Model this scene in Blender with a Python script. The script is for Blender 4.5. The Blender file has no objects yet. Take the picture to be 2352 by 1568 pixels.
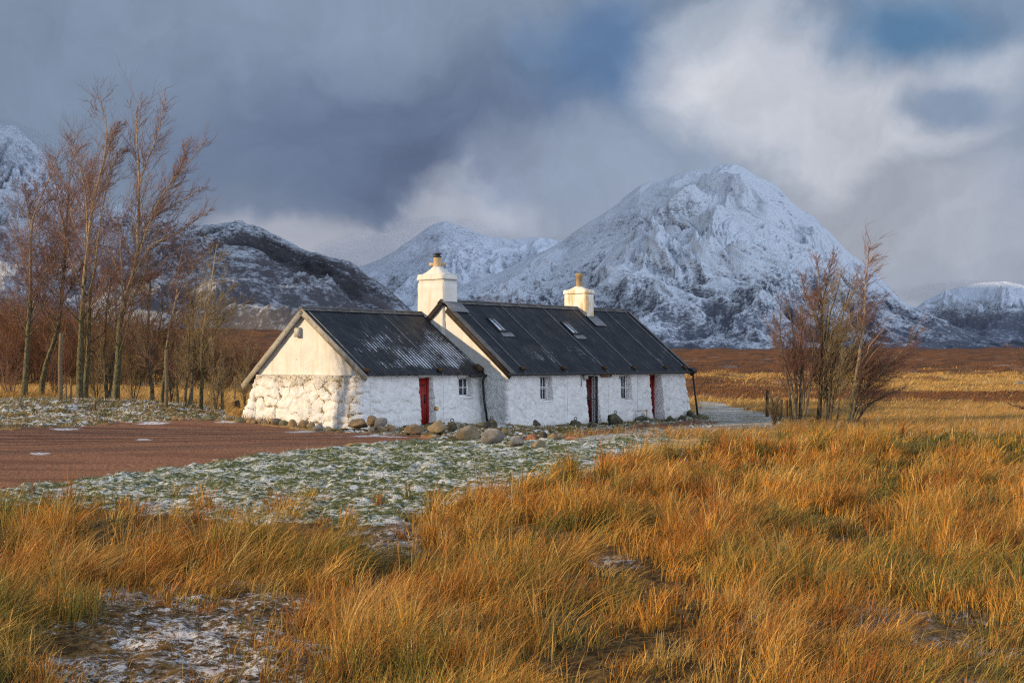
import bpy, bmesh, math, random
import numpy as np
from mathutils import Vector

# ------------------------------------------------------------------ camera, sun, sky, exposure
F, HZ, CX = 2900.0, 830.0, 1176.0          # focal length / horizon / centre of the photograph at 2352 px width
D0 = 44.6
ZC = 155 * D0 / F                           # eye height
SUN_AZ, SUN_EL = math.radians(70), math.radians(15.5)   # behind-left of the camera, low
SUN_STRENGTH = 5.0   # W/m2, low winter sun
SKY_STRENGTH = 0.10
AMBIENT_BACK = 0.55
C = bpy.context.scene.collection
sc = bpy.context.scene
cam = bpy.data.cameras.new('camera'); camo = bpy.data.objects.new('camera', cam); C.objects.link(camo)
camo.location = (0, 0, ZC); camo.rotation_euler = (math.radians(90), 0, 0)
cam.sensor_width = 36; cam.lens = F / 2352 * 36; cam.shift_y = (HZ - 784) / 2352
cam.clip_start = 0.1; cam.clip_end = 40000
sc.camera = camo
sc.view_settings.view_transform = 'Standard'; sc.view_settings.look = 'None'
sc.view_settings.exposure = 0.32; sc.view_settings.gamma = 1
sc.cycles.use_denoising = False; sc.cycles.filter_width = 1.25
sc.cycles.max_bounces = 6; sc.cycles.volume_bounces = 3; sc.cycles.diffuse_bounces = 3; sc.cycles.transparent_max_bounces = 12

S = Vector((-math.sin(SUN_AZ) * math.cos(SUN_EL), -math.cos(SUN_AZ) * math.cos(SUN_EL), math.sin(SUN_EL)))
sun = bpy.data.lights.new('sun', 'SUN'); suno = bpy.data.objects.new('sun', sun); C.objects.link(suno)
sun.energy = SUN_STRENGTH; sun.angle = math.radians(0.6); sun.color = (1.0, 0.74, 0.44)
suno.rotation_euler = (-S).to_track_quat('-Z', 'Y').to_euler(); suno.location = (-30, -10, 30)


class NT:                                     # tiny node-tree helper
    def __init__(s, tree): s.t = tree; s.n = tree.nodes; s.l = tree.links
    def new(s, typ, **kw):
        nd = s.n.new(typ)
        for k, v in kw.items(): setattr(nd, k, v)
        return nd
    def put(s, sock, v):
        if isinstance(v, bpy.types.NodeSocket): s.l.new(v, sock)
        elif isinstance(v, (tuple, list)) and len(v) == 3 and sock.type == 'RGBA': sock.default_value = (*v, 1)
        elif v is not None: sock.default_value = v
    def m(s, op, a, b=None, c=None, clamp=False):
        nd = s.new('ShaderNodeMath', operation=op, use_clamp=clamp)
        s.put(nd.inputs[0], a); s.put(nd.inputs[1], b); s.put(nd.inputs[2], c); return nd.outputs[0]
    def v(s, op, a, b=None, out=0):
        nd = s.new('ShaderNodeVectorMath', operation=op)
        s.put(nd.inputs[0], a); s.put(nd.inputs[1], b); return nd.outputs[out]
    def mix(s, f, a, b, blend='MIX'):
        nd = s.new('ShaderNodeMix', data_type='RGBA', blend_type=blend)
        s.put(nd.inputs[0], f); s.put(nd.inputs[6], a); s.put(nd.inputs[7], b); return nd.outputs[2]
    def ramp(s, x, a, b, c=0.0, d=1.0, smooth=True):
        nd = s.new('ShaderNodeMapRange', interpolation_type='SMOOTHSTEP' if smooth else 'LINEAR')
        s.put(nd.inputs[0], x)
        for i, q in enumerate((a, b, c, d)): nd.inputs[i + 1].default_value = q
        return nd.outputs[0]
    def noise(s, vec, scale, detail=4, rough=.55, dist=0.0, out=0):
        nd = s.new('ShaderNodeTexNoise'); s.put(nd.inputs['Vector'], vec)
        nd.inputs['Scale'].default_value = scale; nd.inputs['Detail'].default_value = detail
        nd.inputs['Roughness'].default_value = rough; nd.inputs['Distortion'].default_value = dist
        return nd.outputs[out]
    def scale(s, vec, k): return s.v('MULTIPLY', vec, k)
    def attr(s, name, out='Color'): return s.new('ShaderNodeAttribute', attribute_name=name).outputs[out]
    def sep(s, col):
        nd = s.new('ShaderNodeSeparateColor'); s.put(nd.inputs[0], col); return nd.outputs
    def bump(s, h, strength=.3, dist=.02):
        nd = s.new('ShaderNodeBump'); nd.inputs['Strength'].default_value = strength
        nd.inputs['Distance'].default_value = dist; s.put(nd.inputs['Height'], h); return nd.outputs[0]


world = bpy.data.worlds.new('World'); sc.world = world; world.use_nodes = True
def build_sky():
    w = NT(world.node_tree); w.n.clear()
    sky = w.new('ShaderNodeTexSky', sky_type='NISHITA', sun_disc=False)
    sky.sun_elevation = SUN_EL; sky.sun_rotation = math.pi + SUN_AZ
    sky.altitude = 300
    clear = w.mix(1.0, sky.outputs[0], (SKY_STRENGTH,) * 3, 'MULTIPLY')
    d = w.v('NORMALIZE', w.new('ShaderNodeTexCoord').outputs['Generated'])
    n1 = w.noise(d, 7.0, 7, .55, .3, out=1)
    n0 = w.noise(d, 2.6, 3, .5, .0, out=1)
    warp = w.v('ADD', w.scale(w.v('SUBTRACT', n1, (.5, .5, .5)), (.16, .0, .13)),
               w.scale(w.v('SUBTRACT', n0, (.5, .5, .5)), (.12, .0, .08)))
    dw = w.v('ADD', d, warp)
    sx = w.new('ShaderNodeSeparateXYZ'); w.put(sx.inputs[0], d); el = sx.outputs[2]; fy = sx.outputs[1]
    low = w.ramp(el, .02, .17)
    col = w.mix(low, (.33, .36, .43), (.225, .29, .40))
    def cap(x, y, rx, ry, colr, k, hard=.25):
        nonlocal col
        c = Vector(((x - CX) / F, 1, (HZ - y) / F)); L = c.length; c /= L
        q = w.scale(w.v('SUBTRACT', dw, tuple(c)), (F / rx, F / 900, F / ry))
        f = w.ramp(w.v('LENGTH', q, out=1), 1.0, hard)
        col = w.mix(w.m('MULTIPLY', f, k), col, colr)
    cap(60, 250, 520, 420, (.185, .245, .345), .8)
    cap(880, 300, 640, 270, (.125, .168, .275), .95)
    cap(1010, 370, 330, 110, (.095, .125, .215), .7)
    cap(1330, 120, 280, 210, (.105, .195, .365), .9)
    cap(1290, 400, 420, 150, (.30, .36, .475), .7)
    cap(1020, 440, 150, 70, (.36, .40, .49), .6)
    cap(720, 520, 460, 85, (.40, .415, .485), .85); cap(1000, 520, 330, 90, (.41, .44, .52), .85)
    cap(2000, 500, 640, 220, (.385, .41, .475), .85)
    cap(1720, 180, 360, 200, (.57, .59, .655), .9, .25); cap(1640, 200, 150, 90, (.62, .635, .69), .7, .3)
    cap(2060, 260, 400, 150, (.46, .49, .57), .75)
    cap(1640, 60, 230, 110, (.42, .47, .56), .7)
    cap(1960, 300, 380, 120, (.55, .575, .64), .9, .4)
    cap(2290, 170, 190, 110, (.50, .54, .62), .7)
    cap(2110, 60, 320, 140, (.095, .21, .375), .95, .15)
    cap(2210, 255, 190, 75, (.20, .275, .41), .85)
    tex = w.noise(dw, 5.5, 8, .6, .6)
    tex2 = w.noise(dw, 22, 6, .6, .8)
    amp = w.m('ADD', .46, w.m('ADD', w.m('MULTIPLY', tex, .78), w.m('MULTIPLY', tex2, .30)))
    comb = w.new('ShaderNodeCombineColor')
    for i in range(3): w.put(comb.inputs[i], amp)
    col = w.mix(1.0, col, comb.outputs[0], 'MULTIPLY'); col = w.mix(1.0, col, (.83, .83, .83), 'MULTIPLY')
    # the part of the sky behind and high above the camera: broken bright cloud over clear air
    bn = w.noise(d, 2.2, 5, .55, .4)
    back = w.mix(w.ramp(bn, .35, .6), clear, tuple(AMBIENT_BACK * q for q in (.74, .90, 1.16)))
    # bright sky patch added behind the camera to the right, filling the shaded walls
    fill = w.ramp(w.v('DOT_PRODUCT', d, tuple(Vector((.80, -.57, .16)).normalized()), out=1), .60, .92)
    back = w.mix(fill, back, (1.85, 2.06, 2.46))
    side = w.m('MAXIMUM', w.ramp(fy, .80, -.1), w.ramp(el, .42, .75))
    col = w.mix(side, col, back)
    col = w.mix(w.m('MULTIPLY', w.ramp(el, .1, .3), .06), col, clear)
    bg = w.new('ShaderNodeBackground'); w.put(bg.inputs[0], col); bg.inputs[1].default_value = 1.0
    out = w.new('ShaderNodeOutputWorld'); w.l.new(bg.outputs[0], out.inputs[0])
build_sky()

# ------------------------------------------------------------------ helpers
rng = np.random.default_rng(7)
random.seed(7)
def sm(x, a, b):
    t = np.clip((np.asarray(x, float) - a) / (b - a), 0, 1); return t * t * (3 - 2 * t)
def _h(ix, iy, seed):
    n = (ix.astype(np.int64) * 374761393 + iy.astype(np.int64) * 668265263 + seed * 974711) & 0xffffffff
    n = ((n ^ (n >> 13)) * 1274126177) & 0xffffffff; n = n ^ (n >> 16)
    return n.astype(np.float64) / 4294967296.0
def pn(x, y, seed=0):                          # gradient noise, about -1..1
    x = np.asarray(x, float); y = np.asarray(y, float)
    ix = np.floor(x); iy = np.floor(y); fx = x - ix; fy = y - iy
    u = fx * fx * fx * (fx * (fx * 6 - 15) + 10); v = fy * fy * fy * (fy * (fy * 6 - 15) + 10)
    def g(a, b):
        an = _h(ix + a, iy + b, seed) * 2 * np.pi; return np.cos(an) * (fx - a) + np.sin(an) * (fy - b)
    a = g(0, 0) * (1 - u) + g(1, 0) * u; b = g(0, 1) * (1 - u) + g(1, 1) * u
    return (a * (1 - v) + b * v) * 1.5
def fbm(x, y, o=4, seed=0, gain=.5):
    s = 0; a = 1
    for i in range(o): s = s + a * pn(x, y, seed + i * 17); x = x * 2.03 + 5.1; y = y * 2.03 - 3.7; a *= gain
    return s
def ridged(x, y, o=5, seed=0, gain=.5):
    s = 0; a = 1; wgt = 1
    for i in range(o):
        n = (1 - np.abs(pn(x, y, seed + i * 31))) ** 2 * wgt; wgt = np.clip(n * 1.6, 0, 1)
        s = s + a * n; x = x * 2.07 + 9.2; y = y * 2.07 + 1.3; a *= gain
    return s
def worley(x, y, seed=0):                      # F1, F2 and the cell's random value
    ix = np.floor(x); iy = np.floor(y); f1 = np.full(x.shape, 9.); f2 = f1.copy(); idv = np.zeros(x.shape)
    for a in (-1, 0, 1):
        for b in (-1, 0, 1):
            cx = ix + a; cy = iy + b
            px = cx + .15 + .7 * _h(cx, cy, seed); py = cy + .15 + .7 * _h(cx, cy, seed + 5)
            dd = np.hypot(x - px, y - py); nr = dd < f1
            f2 = np.where(nr, f1, np.minimum(f2, dd)); idv = np.where(nr, _h(cx, cy, seed + 9), idv); f1 = np.where(nr, dd, f1)
    return f1, f2, idv

def new_mesh(name, verts, quads=None, tris=None, smooth=False):
    me = bpy.data.meshes.new(name)
    verts = np.asarray(verts, np.float32).reshape(-1, 3)
    q = np.zeros((0, 4), np.int32) if quads is None else np.asarray(quads, np.int32).reshape(-1, 4)
    t = np.zeros((0, 3), np.int32) if tris is None else np.asarray(tris, np.int32).reshape(-1, 3)
    me.vertices.add(len(verts)); me.vertices.foreach_set('co', verts.ravel())
    loops = np.concatenate([q.ravel(), t.ravel()]); me.loops.add(len(loops)); me.loops.foreach_set('vertex_index', loops)
    tot = np.concatenate([np.full(len(q), 4, np.int32), np.full(len(t), 3, np.int32)])
    st = np.concatenate([[0], np.cumsum(tot)[:-1]]).astype(np.int32) if len(tot) else np.zeros(0, np.int32)
    me.polygons.add(len(tot)); me.polygons.foreach_set('loop_start', st)
    me.update(calc_edges=True)
    if smooth: me.polygons.foreach_set('use_smooth', np.ones(len(tot), bool))
    return me
def set_attr(me, name, arr):
    arr = np.asarray(arr, np.float32)
    if arr.ndim == 1: arr = np.stack([arr] * 3, -1)
    a = me.attributes.new(name, 'FLOAT_COLOR', 'POINT')
    a.data.foreach_set('color', np.concatenate([arr[:, :3], np.ones((len(arr), 1), np.float32)], 1).astype(np.float32).ravel())
def obj(name, me, m=None, parent=None, loc=(0, 0, 0)):
    o = bpy.data.objects.new(name, me); C.objects.link(o); o.location = loc
    if m is not None: me.materials.append(m)
    if parent is not None: o.parent = parent
    return o
def tag(o, label, cat, group=None, kind=None):
    o['label'] = label; o['category'] = cat
    if group: o['group'] = group
    if kind: o['kind'] = kind
    return o
def empty(name, loc, label, cat, group=None):
    o = bpy.data.objects.new(name, None); C.objects.link(o); o.location = loc; o.empty_display_size = .2
    return tag(o, label, cat, group)
def grid_quads(n, m, off=0, wrap=False):       # n rows, m columns
    r = np.arange(n - 1)[:, None] * m; c = np.arange(m - 1)[None]
    a = (r + c).ravel() + off
    return np.stack([a, a + 1, a + 1 + m, a + m], -1)

class MB:                                      # collects shapes into one mesh
    def __init__(s): s.v = []; s.q = []; s.t = []; s.n = 0
    def add(s, v, q=None, t=None):
        v = np.asarray(v, float).reshape(-1, 3)
        if q is not None and len(q): s.q.append(np.asarray(q) + s.n)
        if t is not None and len(t): s.t.append(np.asarray(t) + s.n)
        s.v.append(v); s.n += len(v)
    def box8(s, p):                            # 8 corners: bottom ring then top ring
        s.add(p, [[0, 3, 2, 1], [4, 5, 6, 7], [0, 1, 5, 4], [1, 2, 6, 5], [2, 3, 7, 6], [3, 0, 4, 7]])
    def bar(s, a, b, w, h, up=(0, 0, 1)):      # rectangular bar from a to b
        a = Vector(a); b = Vector(b); d = (b - a).normalized(); x = d.cross(Vector(up))
        if x.length < 1e-4: x = d.cross(Vector((1, 0, 0)))
        x.normalize(); y = x.cross(d)
        x = x * w / 2; y = y * h / 2
        s.box8([a - x - y, a + x - y, b + x - y, b - x - y, a - x + y, a + x + y, b + x + y, b - x + y])
    def tube(s, pts, rad, sides=8, cap=True):
        pts = np.asarray(pts, float); K = len(pts); rad = np.broadcast_to(np.asarray(rad, float), (K,))
        v, q = tubes(pts[None], rad[None], sides); b = len(v)
        if cap:
            t = [[b, (i + 1) % sides, i] for i in range(sides)] + \
                [[b + 1, (K - 1) * sides + i, (K - 1) * sides + (i + 1) % sides] for i in range(sides)]
            s.add(np.concatenate([v, pts[:1], pts[-1:]]), q, t)
        else: s.add(v, q)
    def mesh(s, name, smooth=False):
        return new_mesh(name, np.concatenate(s.v), np.concatenate(s.q) if s.q else None, np.concatenate(s.t) if s.t else None, smooth)
def tubes(P, R, sides=3):                      # P (M,K,3), R (M,K)
    M, K, _ = P.shape
    T = np.gradient(P, axis=1); T /= np.linalg.norm(T, axis=2, keepdims=True) + 1e-9
    ref = np.where(np.abs(T[..., 2:3]) > .9, np.array([1., 0, 0]), np.array([0, 0, 1.]))
    X = np.cross(T, ref); X /= np.linalg.norm(X, axis=2, keepdims=True) + 1e-9; Y = np.cross(T, X)
    # keep one frame per tube so that rings do not twist
    X0 = X[:, :1] - T * np.sum(X[:, :1] * T, 2, keepdims=True); X0 /= np.linalg.norm(X0, axis=2, keepdims=True) + 1e-9
    Y0 = np.cross(T, X0)
    an = np.arange(sides) * 2 * np.pi / sides
    V = P[:, :, None] + R[:, :, None, None] * (np.cos(an)[None, None, :, None] * X0[:, :, None] + np.sin(an)[None, None, :, None] * Y0[:, :, None])
    base = (np.arange(M) * K * sides)[:, None, None] + (np.arange(K - 1) * sides)[None, :, None]
    i = np.arange(sides)[None, None]; j = (i + 1) % sides
    q = np.stack([base + i, base + j, base + j + sides, base + i + sides], -1).reshape(-1, 4)
    return V.reshape(-1, 3), q

# ------------------------------------------------------------------ materials
def mat(name, fn, rough=.85, spec=.2):
    m = bpy.data.materials.new(name); m.use_nodes = True; t = NT(m.node_tree)
    b = t.n['Principled BSDF']; b.inputs['Roughness'].default_value = rough
    b.inputs['Specular IOR Level'].default_value = spec
    r = fn(t, b)
    if r is not None: t.put(b.inputs['Base Color'], r)
    return m
def P(t): return t.new('ShaderNodeNewGeometry').outputs['Position']
def simple(name, c1, c2, scale=6, rough=.7, spec=.3, bump=.2, bd=.01, metallic=0):
    def fn(t, b):
        p = P(t); n = t.noise(p, scale, 6, .6); n2 = t.noise(p, scale * 9, 3)
        b.inputs['Metallic'].default_value = metallic
        t.put(b.inputs['Normal'], t.bump(t.m('ADD', n, n2), bump, bd))
        return t.mix(t.ramp(t.m('ADD', t.m('MULTIPLY', n, .7), t.m('MULTIPLY', n2, .3)), .35, .65), c1, c2)
    return mat(name, fn, rough, spec)
def f_white(t, b):                             # limewash, weathered; attribute "wear" = where the paint has gone
    p = P(t); a = t.sep(t.attr('wear')); n = t.noise(p, 3.0, 6, .6); n2 = t.noise(p, 26, 5, .6); n3 = t.noise(p, 7, 5, .65)
    col = t.mix(t.ramp(n, .3, .7), (.53, .53, .525), (.63, .63, .625))
    col = t.mix(t.m('MULTIPLY', t.ramp(n3, .50, .70), .5), col, (.44, .42, .36))
    spots = t.m('MULTIPLY', t.ramp(t.m('ADD', n2, t.m('MULTIPLY', a[0], .42)), .83, .87), 1.0)
    col = t.mix(spots, col, (.17, .13, .075))
    col = t.mix(t.m('MULTIPLY', a[1], t.ramp(n2, .38, .62)), col, (.20, .16, .085))
    col = t.mix(t.m('MULTIPLY', a[2], .45), col, (.62, .50, .50))
    t.put(b.inputs['Normal'], t.bump(t.m('ADD', t.m('MULTIPLY', n2, .8), n3), .7, .04))
    return col
M_white = mat('limewash', f_white, .9, .15)
def f_smooth(t, b):
    p = P(t); n = t.noise(p, 2.2, 5, .6); n2 = t.noise(p, 18, 5, .6); st = t.noise(t.scale(p, (6, 6, .7)), 1.0, 4)
    col = t.mix(t.ramp(n, .3, .7), (.50, .49, .465), (.57, .56, .53))
    col = t.mix(t.m('MULTIPLY', t.ramp(st, .48, .70), .55), col, (.42, .39, .32))
    a = t.sep(t.attr('wear'))
    col = t.mix(t.ramp(t.m('ADD', n2, t.m('MULTIPLY', a[0], .42)), .86, .89), col, (.15, .125, .08))
    t.put(b.inputs['Normal'], t.bump(t.m('ADD', n, t.m('MULTIPLY', n2, .4)), .25, .03)); return col
M_smooth = mat('smooth_limewash', f_smooth, .9, .15)
def f_stack(t, b):
    p = P(t); n = t.noise(p, 3.0, 5, .6); st = t.noise(t.scale(p, (5, 5, .9)), 1.0, 5); n2 = t.noise(p, 20, 5, .6)
    col = t.mix(t.ramp(n, .3, .7), (.58, .57, .53), (.66, .65, .61))
    col = t.mix(t.m('MULTIPLY', t.ramp(st, .46, .66), .8), col, (.46, .30, .10))
    col = t.mix(t.ramp(n2, .68, .75), col, (.25, .2, .13))
    t.put(b.inputs['Normal'], t.bump(t.m('ADD', n, t.m('MULTIPLY', n2, .4)), .25, .03)); return col
M_stack = mat('stained_limewash', f_stack, .9, .15)
def f_roof(t, b):                              # attribute rc: r = along the eave (m/20), g = 0 eave .. 1 ridge, b = rib valley
    a = t.sep(t.attr('rc')); fr = t.attr('frost'); p = P(t)
    cb = t.new('ShaderNodeCombineXYZ'); t.put(cb.inputs[0], a[0]); t.put(cb.inputs[1], a[1])
    n = t.noise(t.scale(cb.outputs[0], (20, 1.6, 1)), 2.6, 6, .65)
    n2 = t.noise(t.scale(cb.outputs[0], (20, 4, 1)), 9, 4, .7)
    n3 = t.noise(p, 2.0, 5, .6)
    col = t.mix(t.ramp(n3, .3, .7), (.008, .010, .014), (.020, .023, .029))
    col = t.mix(t.m('MULTIPLY', t.ramp(t.noise(t.scale(cb.outputs[0], (20, 1.2, 1)), 4, 5), .52, .7), .5), col, (.065, .055, .045))
    fs = t.sep(fr)
    sheet = t.m('MODULO', t.m('MULTIPLY', a[0], 20 / .82), 1.0)
    seam = t.m('MULTIPLY', t.ramp(sheet, .05, .02), .55)
    col = t.mix(seam, col, (.012, .012, .014))
    f = t.m('MULTIPLY', t.ramp(t.m('ADD', t.m('MULTIPLY', n, .6), t.m('ADD', t.m('MULTIPLY', n2, .35), t.m('MULTIPLY', fs[0], .55))), .72, .95),
            t.ramp(a[2], .45, .95))
    col = t.mix(f, col, (.62, .66, .72))
    t.put(b.inputs['Roughness'], t.mix(f, (.42,) * 3, (.9,) * 3))
    return col
M_roof = mat('corrugated_iron', f_roof, .5, .22)
M_ridge = simple('ridge_metal', (.05, .05, .05), (.10, .098, .095), 4, .5, .4)
M_barge = simple('bargeboard_metal', (.20, .185, .16), (.28, .26, .22), 5, .6, .3)
M_barged = simple('brown_board', (.020, .015, .013), (.036, .028, .024), 5, .7, .2)
M_lead = simple('lead_flashing', (.10, .108, .118), (.19, .20, .215), 9, .55, .4)
M_black = simple('black_iron', (.010, .010, .011), (.022, .021, .02), 12, .45, .4)
M_pot = simple('clay_pot', (.36, .26, .15), (.46, .34, .21), 8, .8, .2)
M_potd = simple('sooty_pot', (.20, .15, .09), (.33, .24, .14), 9, .85, .2)
M_red = simple('red_paint', (.20, .012, .010), (.27, .018, .013), 5, .5, .3, .1)
M_dred = simple('dark_red_paint', (.085, .008, .009), (.12, .012, .012), 5, .5, .3, .1)
M_frame = simple('white_paint', (.68, .69, .70), (.76, .76, .76), 8, .5, .3, .1)
M_sign = simple('varnished_wood', (.17, .07, .03), (.24, .10, .045), 9, .6, .3)
M_wood = simple('weathered_post', (.09, .065, .038), (.17, .125, .075), 14, .9, .1, .4)
M_stump = simple('dark_wood', (.05, .032, .02), (.10, .065, .035), 10, .9, .1, .4)
M_brass = simple('brass', (.45, .22, .03), (.55, .30, .05), 10, .45, .5)
M_grey = simple('grey_plastic', (.30, .29, .26), (.40, .39, .36), 10, .6, .3)
def f_glass(t, b):
    b.inputs['Roughness'].default_value = .08; b.inputs['Specular IOR Level'].default_value = .6
    return t.mix(t.ramp(t.noise(P(t), 2.5, 2), .4, .6), (.02, .024, .03), (.05, .055, .06))
M_glass = mat('window_glass', f_glass, .08, .6)
def f_sky_glass(t, b):
    b.inputs['Roughness'].default_value = .12
    return t.mix(t.ramp(t.noise(P(t), 4, 3), .4, .6), (.36, .41, .46), (.44, .49, .54))
M_frostglass = mat('frosted_skylight_glass', f_sky_glass, .15, .6)
def rockmat(name, c1, c2, c3, frost=0.0, moss=0.0):
    def fn(t, b):
        tc = t.new('ShaderNodeTexCoord').outputs['Object']; p = P(t)
        n = t.noise(p, 5, 7, .65); n2 = t.noise(p, 24, 6, .7); nz = t.new('ShaderNodeNewGeometry').outputs['Normal']
        s3 = t.new('ShaderNodeSeparateXYZ'); t.put(s3.inputs[0], nz)
        col = t.mix(t.ramp(n, .35, .65), c1, c2); col = t.mix(t.ramp(n2, .52, .72), col, c3)
        if moss: col = t.mix(t.m('MULTIPLY', t.ramp(s3.outputs[2], .1, .8), t.ramp(n, .42, .55, 0, moss)), col, (.13, .14, .022))
        if frost: col = t.mix(t.m('MULTIPLY', t.ramp(s3.outputs[2], .6, .95), t.ramp(n2, .45, .6, 0, frost)), col, (.62, .65, .68))
        t.put(b.inputs['Normal'], t.bump(t.m('ADD', n, n2), .6, .04)); return col
    return mat(name, fn, .92, .15)
M_rk = {'tan': rockmat('tan_rock', (.145, .115, .07), (.22, .175, .11), (.10, .08, .048), .25),
        'grey': rockmat('grey_rock', (.11, .10, .088), (.19, .175, .155), (.06, .055, .05), .4),
        'brown': rockmat('brown_rock', (.17, .115, .06), (.26, .18, .10), (.09, .06, .035), .1),
        'red': rockmat('red_rock', (.26, .11, .055), (.34, .17, .09), (.14, .07, .045), .1),
        'dark': rockmat('dark_rock', (.045, .04, .03), (.09, .08, .06), (.03, .028, .022), .15, .35),
        'moss': rockmat('mossy_rock', (.12, .105, .07), (.19, .16, .11), (.08, .07, .05), .1, 1.0)}
def f_bark(t, b):
    p = P(t); n = t.noise(t.scale(p, (6, 6, 2)), 1.6, 6, .65); n2 = t.noise(t.scale(p, (1, 1, .5)), 14, 4, .6)
    g = t.sep(t.attr('bark'))
    dark = t.mix(t.ramp(n2, .4, .6), (.05, .042, .022), (.12, .105, .055))      # lichened lower bark
    pale = t.mix(t.ramp(n2, .4, .6), (.22, .16, .10), (.34, .26, .17))
    t.put(b.inputs['Normal'], t.bump(n2, .5, .02))
    return t.mix(t.ramp(t.m('ADD', g[0], t.m('MULTIPLY', t.m('SUBTRACT', n, .5), 1.1)), .32, .6), dark, pale)
M_bark = mat('birch_bark', f_bark, .9, .15)
def f_bark2(t, b):
    p = P(t); n2 = t.noise(t.scale(p, (1, 1, .4)), 12, 5, .6)
    t.put(b.inputs['Normal'], t.bump(n2, .5, .02))
    return t.mix(t.ramp(n2, .4, .6), (.055, .045, .03), (.15, .12, .075))
M_bark2 = mat('dark_bark', f_bark2, .9, .15)
def twigmat(name, c1, c2):
    def fn(t, b): return t.mix(t.ramp(t.noise(P(t), .8, 4), .35, .65), c1, c2)
    return mat(name, fn, .85, .1)
M_twig = twigmat('red_brown_twigs', (.14, .070, .052), (.21, .118, .085))
M_twig2 = twigmat('olive_twigs', (.16, .115, .06), (.24, .18, .10))
M_twig3 = twigmat('wood_twigs', (.085, .040, .022), (.15, .075, .04))
def f_attr(t, b):
    n = t.noise(P(t), 1.4, 4)
    c = t.attr('tint')
    return t.mix(t.ramp(n, .3, .7), t.mix(1.0, c, (.86, .84, .80), 'MULTIPLY'), t.mix(1.0, c, (1.08, 1.06, 1.0), 'MULTIPLY'))
def grassmat(name):
    m = bpy.data.materials.new(name); m.use_nodes = True; t = NT(m.node_tree); b = t.n['Principled BSDF']
    b.inputs['Roughness'].default_value = .6; b.inputs['Specular IOR Level'].default_value = .25
    col = f_attr(t, b); t.put(b.inputs['Base Color'], col)
    tr = t.new('ShaderNodeBsdfTranslucent'); t.put(tr.inputs[0], col)
    mx = t.new('ShaderNodeMixShader'); mx.inputs[0].default_value = .16
    t.l.new(b.outputs[0], mx.inputs[1]); t.l.new(tr.outputs[0], mx.inputs[2])
    t.l.new(mx.outputs[0], t.n['Material Output'].inputs[0]); return m
M_grass = grassmat('dry_grass')

# ------------------------------------------------------------------ the cottage's frame (t along the front, s towards the back)
TH = math.atan(2444 / F); U = np.array([math.sin(TH), math.cos(TH)]); V = np.array([-U[1], U[0]])
A0 = np.array([(1165 - CX) * D0 / F, D0])
def W3(t, s, z): return np.array([A0[0] + t * U[0] + s * V[0], A0[1] + t * U[1] + s * V[1], z])
def WV(t, s, z):
    t, s, z = np.broadcast_arrays(np.asarray(t, float), np.asarray(s, float), np.asarray(z, float))
    return np.stack([A0[0] + t * U[0] + s * V[0], A0[1] + t * U[1] + s * V[1], z], -1)
def t_at(x, s):
    k = (x - CX) / F; return (k * (A0[1] + s * V[1]) - A0[0] - s * V[0]) / (U[0] - k * U[1])
def z_at(y, t, s): return ZC - (y - HZ) * (A0[1] + t * U[1] + s * V[1]) / F
T1 = 11.66                                     # length of the main house
SRM, ZRM, ZEM = 3.15, 4.62, 1.98               # main ridge and eave
SA, TC = 1.2, -6.06                            # annex front line, annex gable
SRA, ZRA, ZEA = 4.22, 4.19, 1.94

# ------------------------------------------------------------------ ground
def ground0(x, y):
    x = np.asarray(x, float); y = np.asarray(y, float); D = np.hypot(x, y) * np.where(y > 0, 1, 1)
    yy = np.maximum(y, .5); px = CX + F * x / yy
    t = (x - A0[0]) * U[0] + (y - A0[1]) * U[1]; s = (x - A0[0]) * V[0] + (y - A0[1]) * V[1]
    z = .19 * sm(-t, -.1, 1.2) * sm(y, 24, 38) * sm(y, 200, 80)
    z = z + .2 * sm(s, 2.5, 7.6) * sm(-t, 2, 5) * sm(y, 200, 80)
    toe = 40.9 + 3.5 * sm(px, -100, 420)                   # foot of the bank left of the road
    z = z + .42 * sm(y - toe, 0, 9) * sm(px, 560, 360) * sm(y, 260, 90)
    z = z + .30 * sm(y, 17, 7) * (y > -30)
    z = z + np.interp(y, [0, 60, 100, 200, 400, 700, 1000, 1400, 3000, 9000], [0, 0, .15, 1.0, 4.2, 8.2, 11.2, 12.5, 12, 10])
    hill = sm(px, 1200, 500) * sm(y, 120, 500) * 9
    return z + hill * (y > 0)
def pix(x, y, z):
    yy = np.maximum(y, .3); return CX + F * x / yy, HZ + (ZC - z) * F / yy
def inpoly(px, py, poly):
    poly = np.asarray(poly, float); r = np.zeros(px.shape, bool); n = len(poly)
    for i in range(n):
        x1, y1 = poly[i]; x2, y2 = poly[(i + 1) % n]
        if y1 == y2: continue
        c = ((y1 > py) != (y2 > py)) & (px < (x2 - x1) * (py - y1) / (y2 - y1) + x1); r ^= c
    return r
P_ROAD = [(-900, 1030), (0, 985), (150, 979), (330, 969), (420, 962), (540, 966), (640, 979), (740, 991), (800, 994), (860, 997), (930, 1001),
          (1010, 1004), (985, 1008), (850, 1014), (700, 1030), (560, 1050), (430, 1066), (200, 1098), (0, 1120), (-900, 1230)]
P_PATH = [(1170, 1004), (1300, 998), (1400, 984), (1480, 976), (1560, 968), (1650, 966), (1650, 972), (1500, 985), (1400, 993), (1300, 1004), (1200, 1010)]
P_TRACK = [(1588, 924), (1640, 922), (1720, 940), (1785, 958), (1795, 985), (1700, 992), (1560, 997), (1400, 1005), (1330, 1014), (1310, 1007), (1400, 997),
           (1500, 988), (1640, 976), (1625, 962), (1590, 950)]
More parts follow.
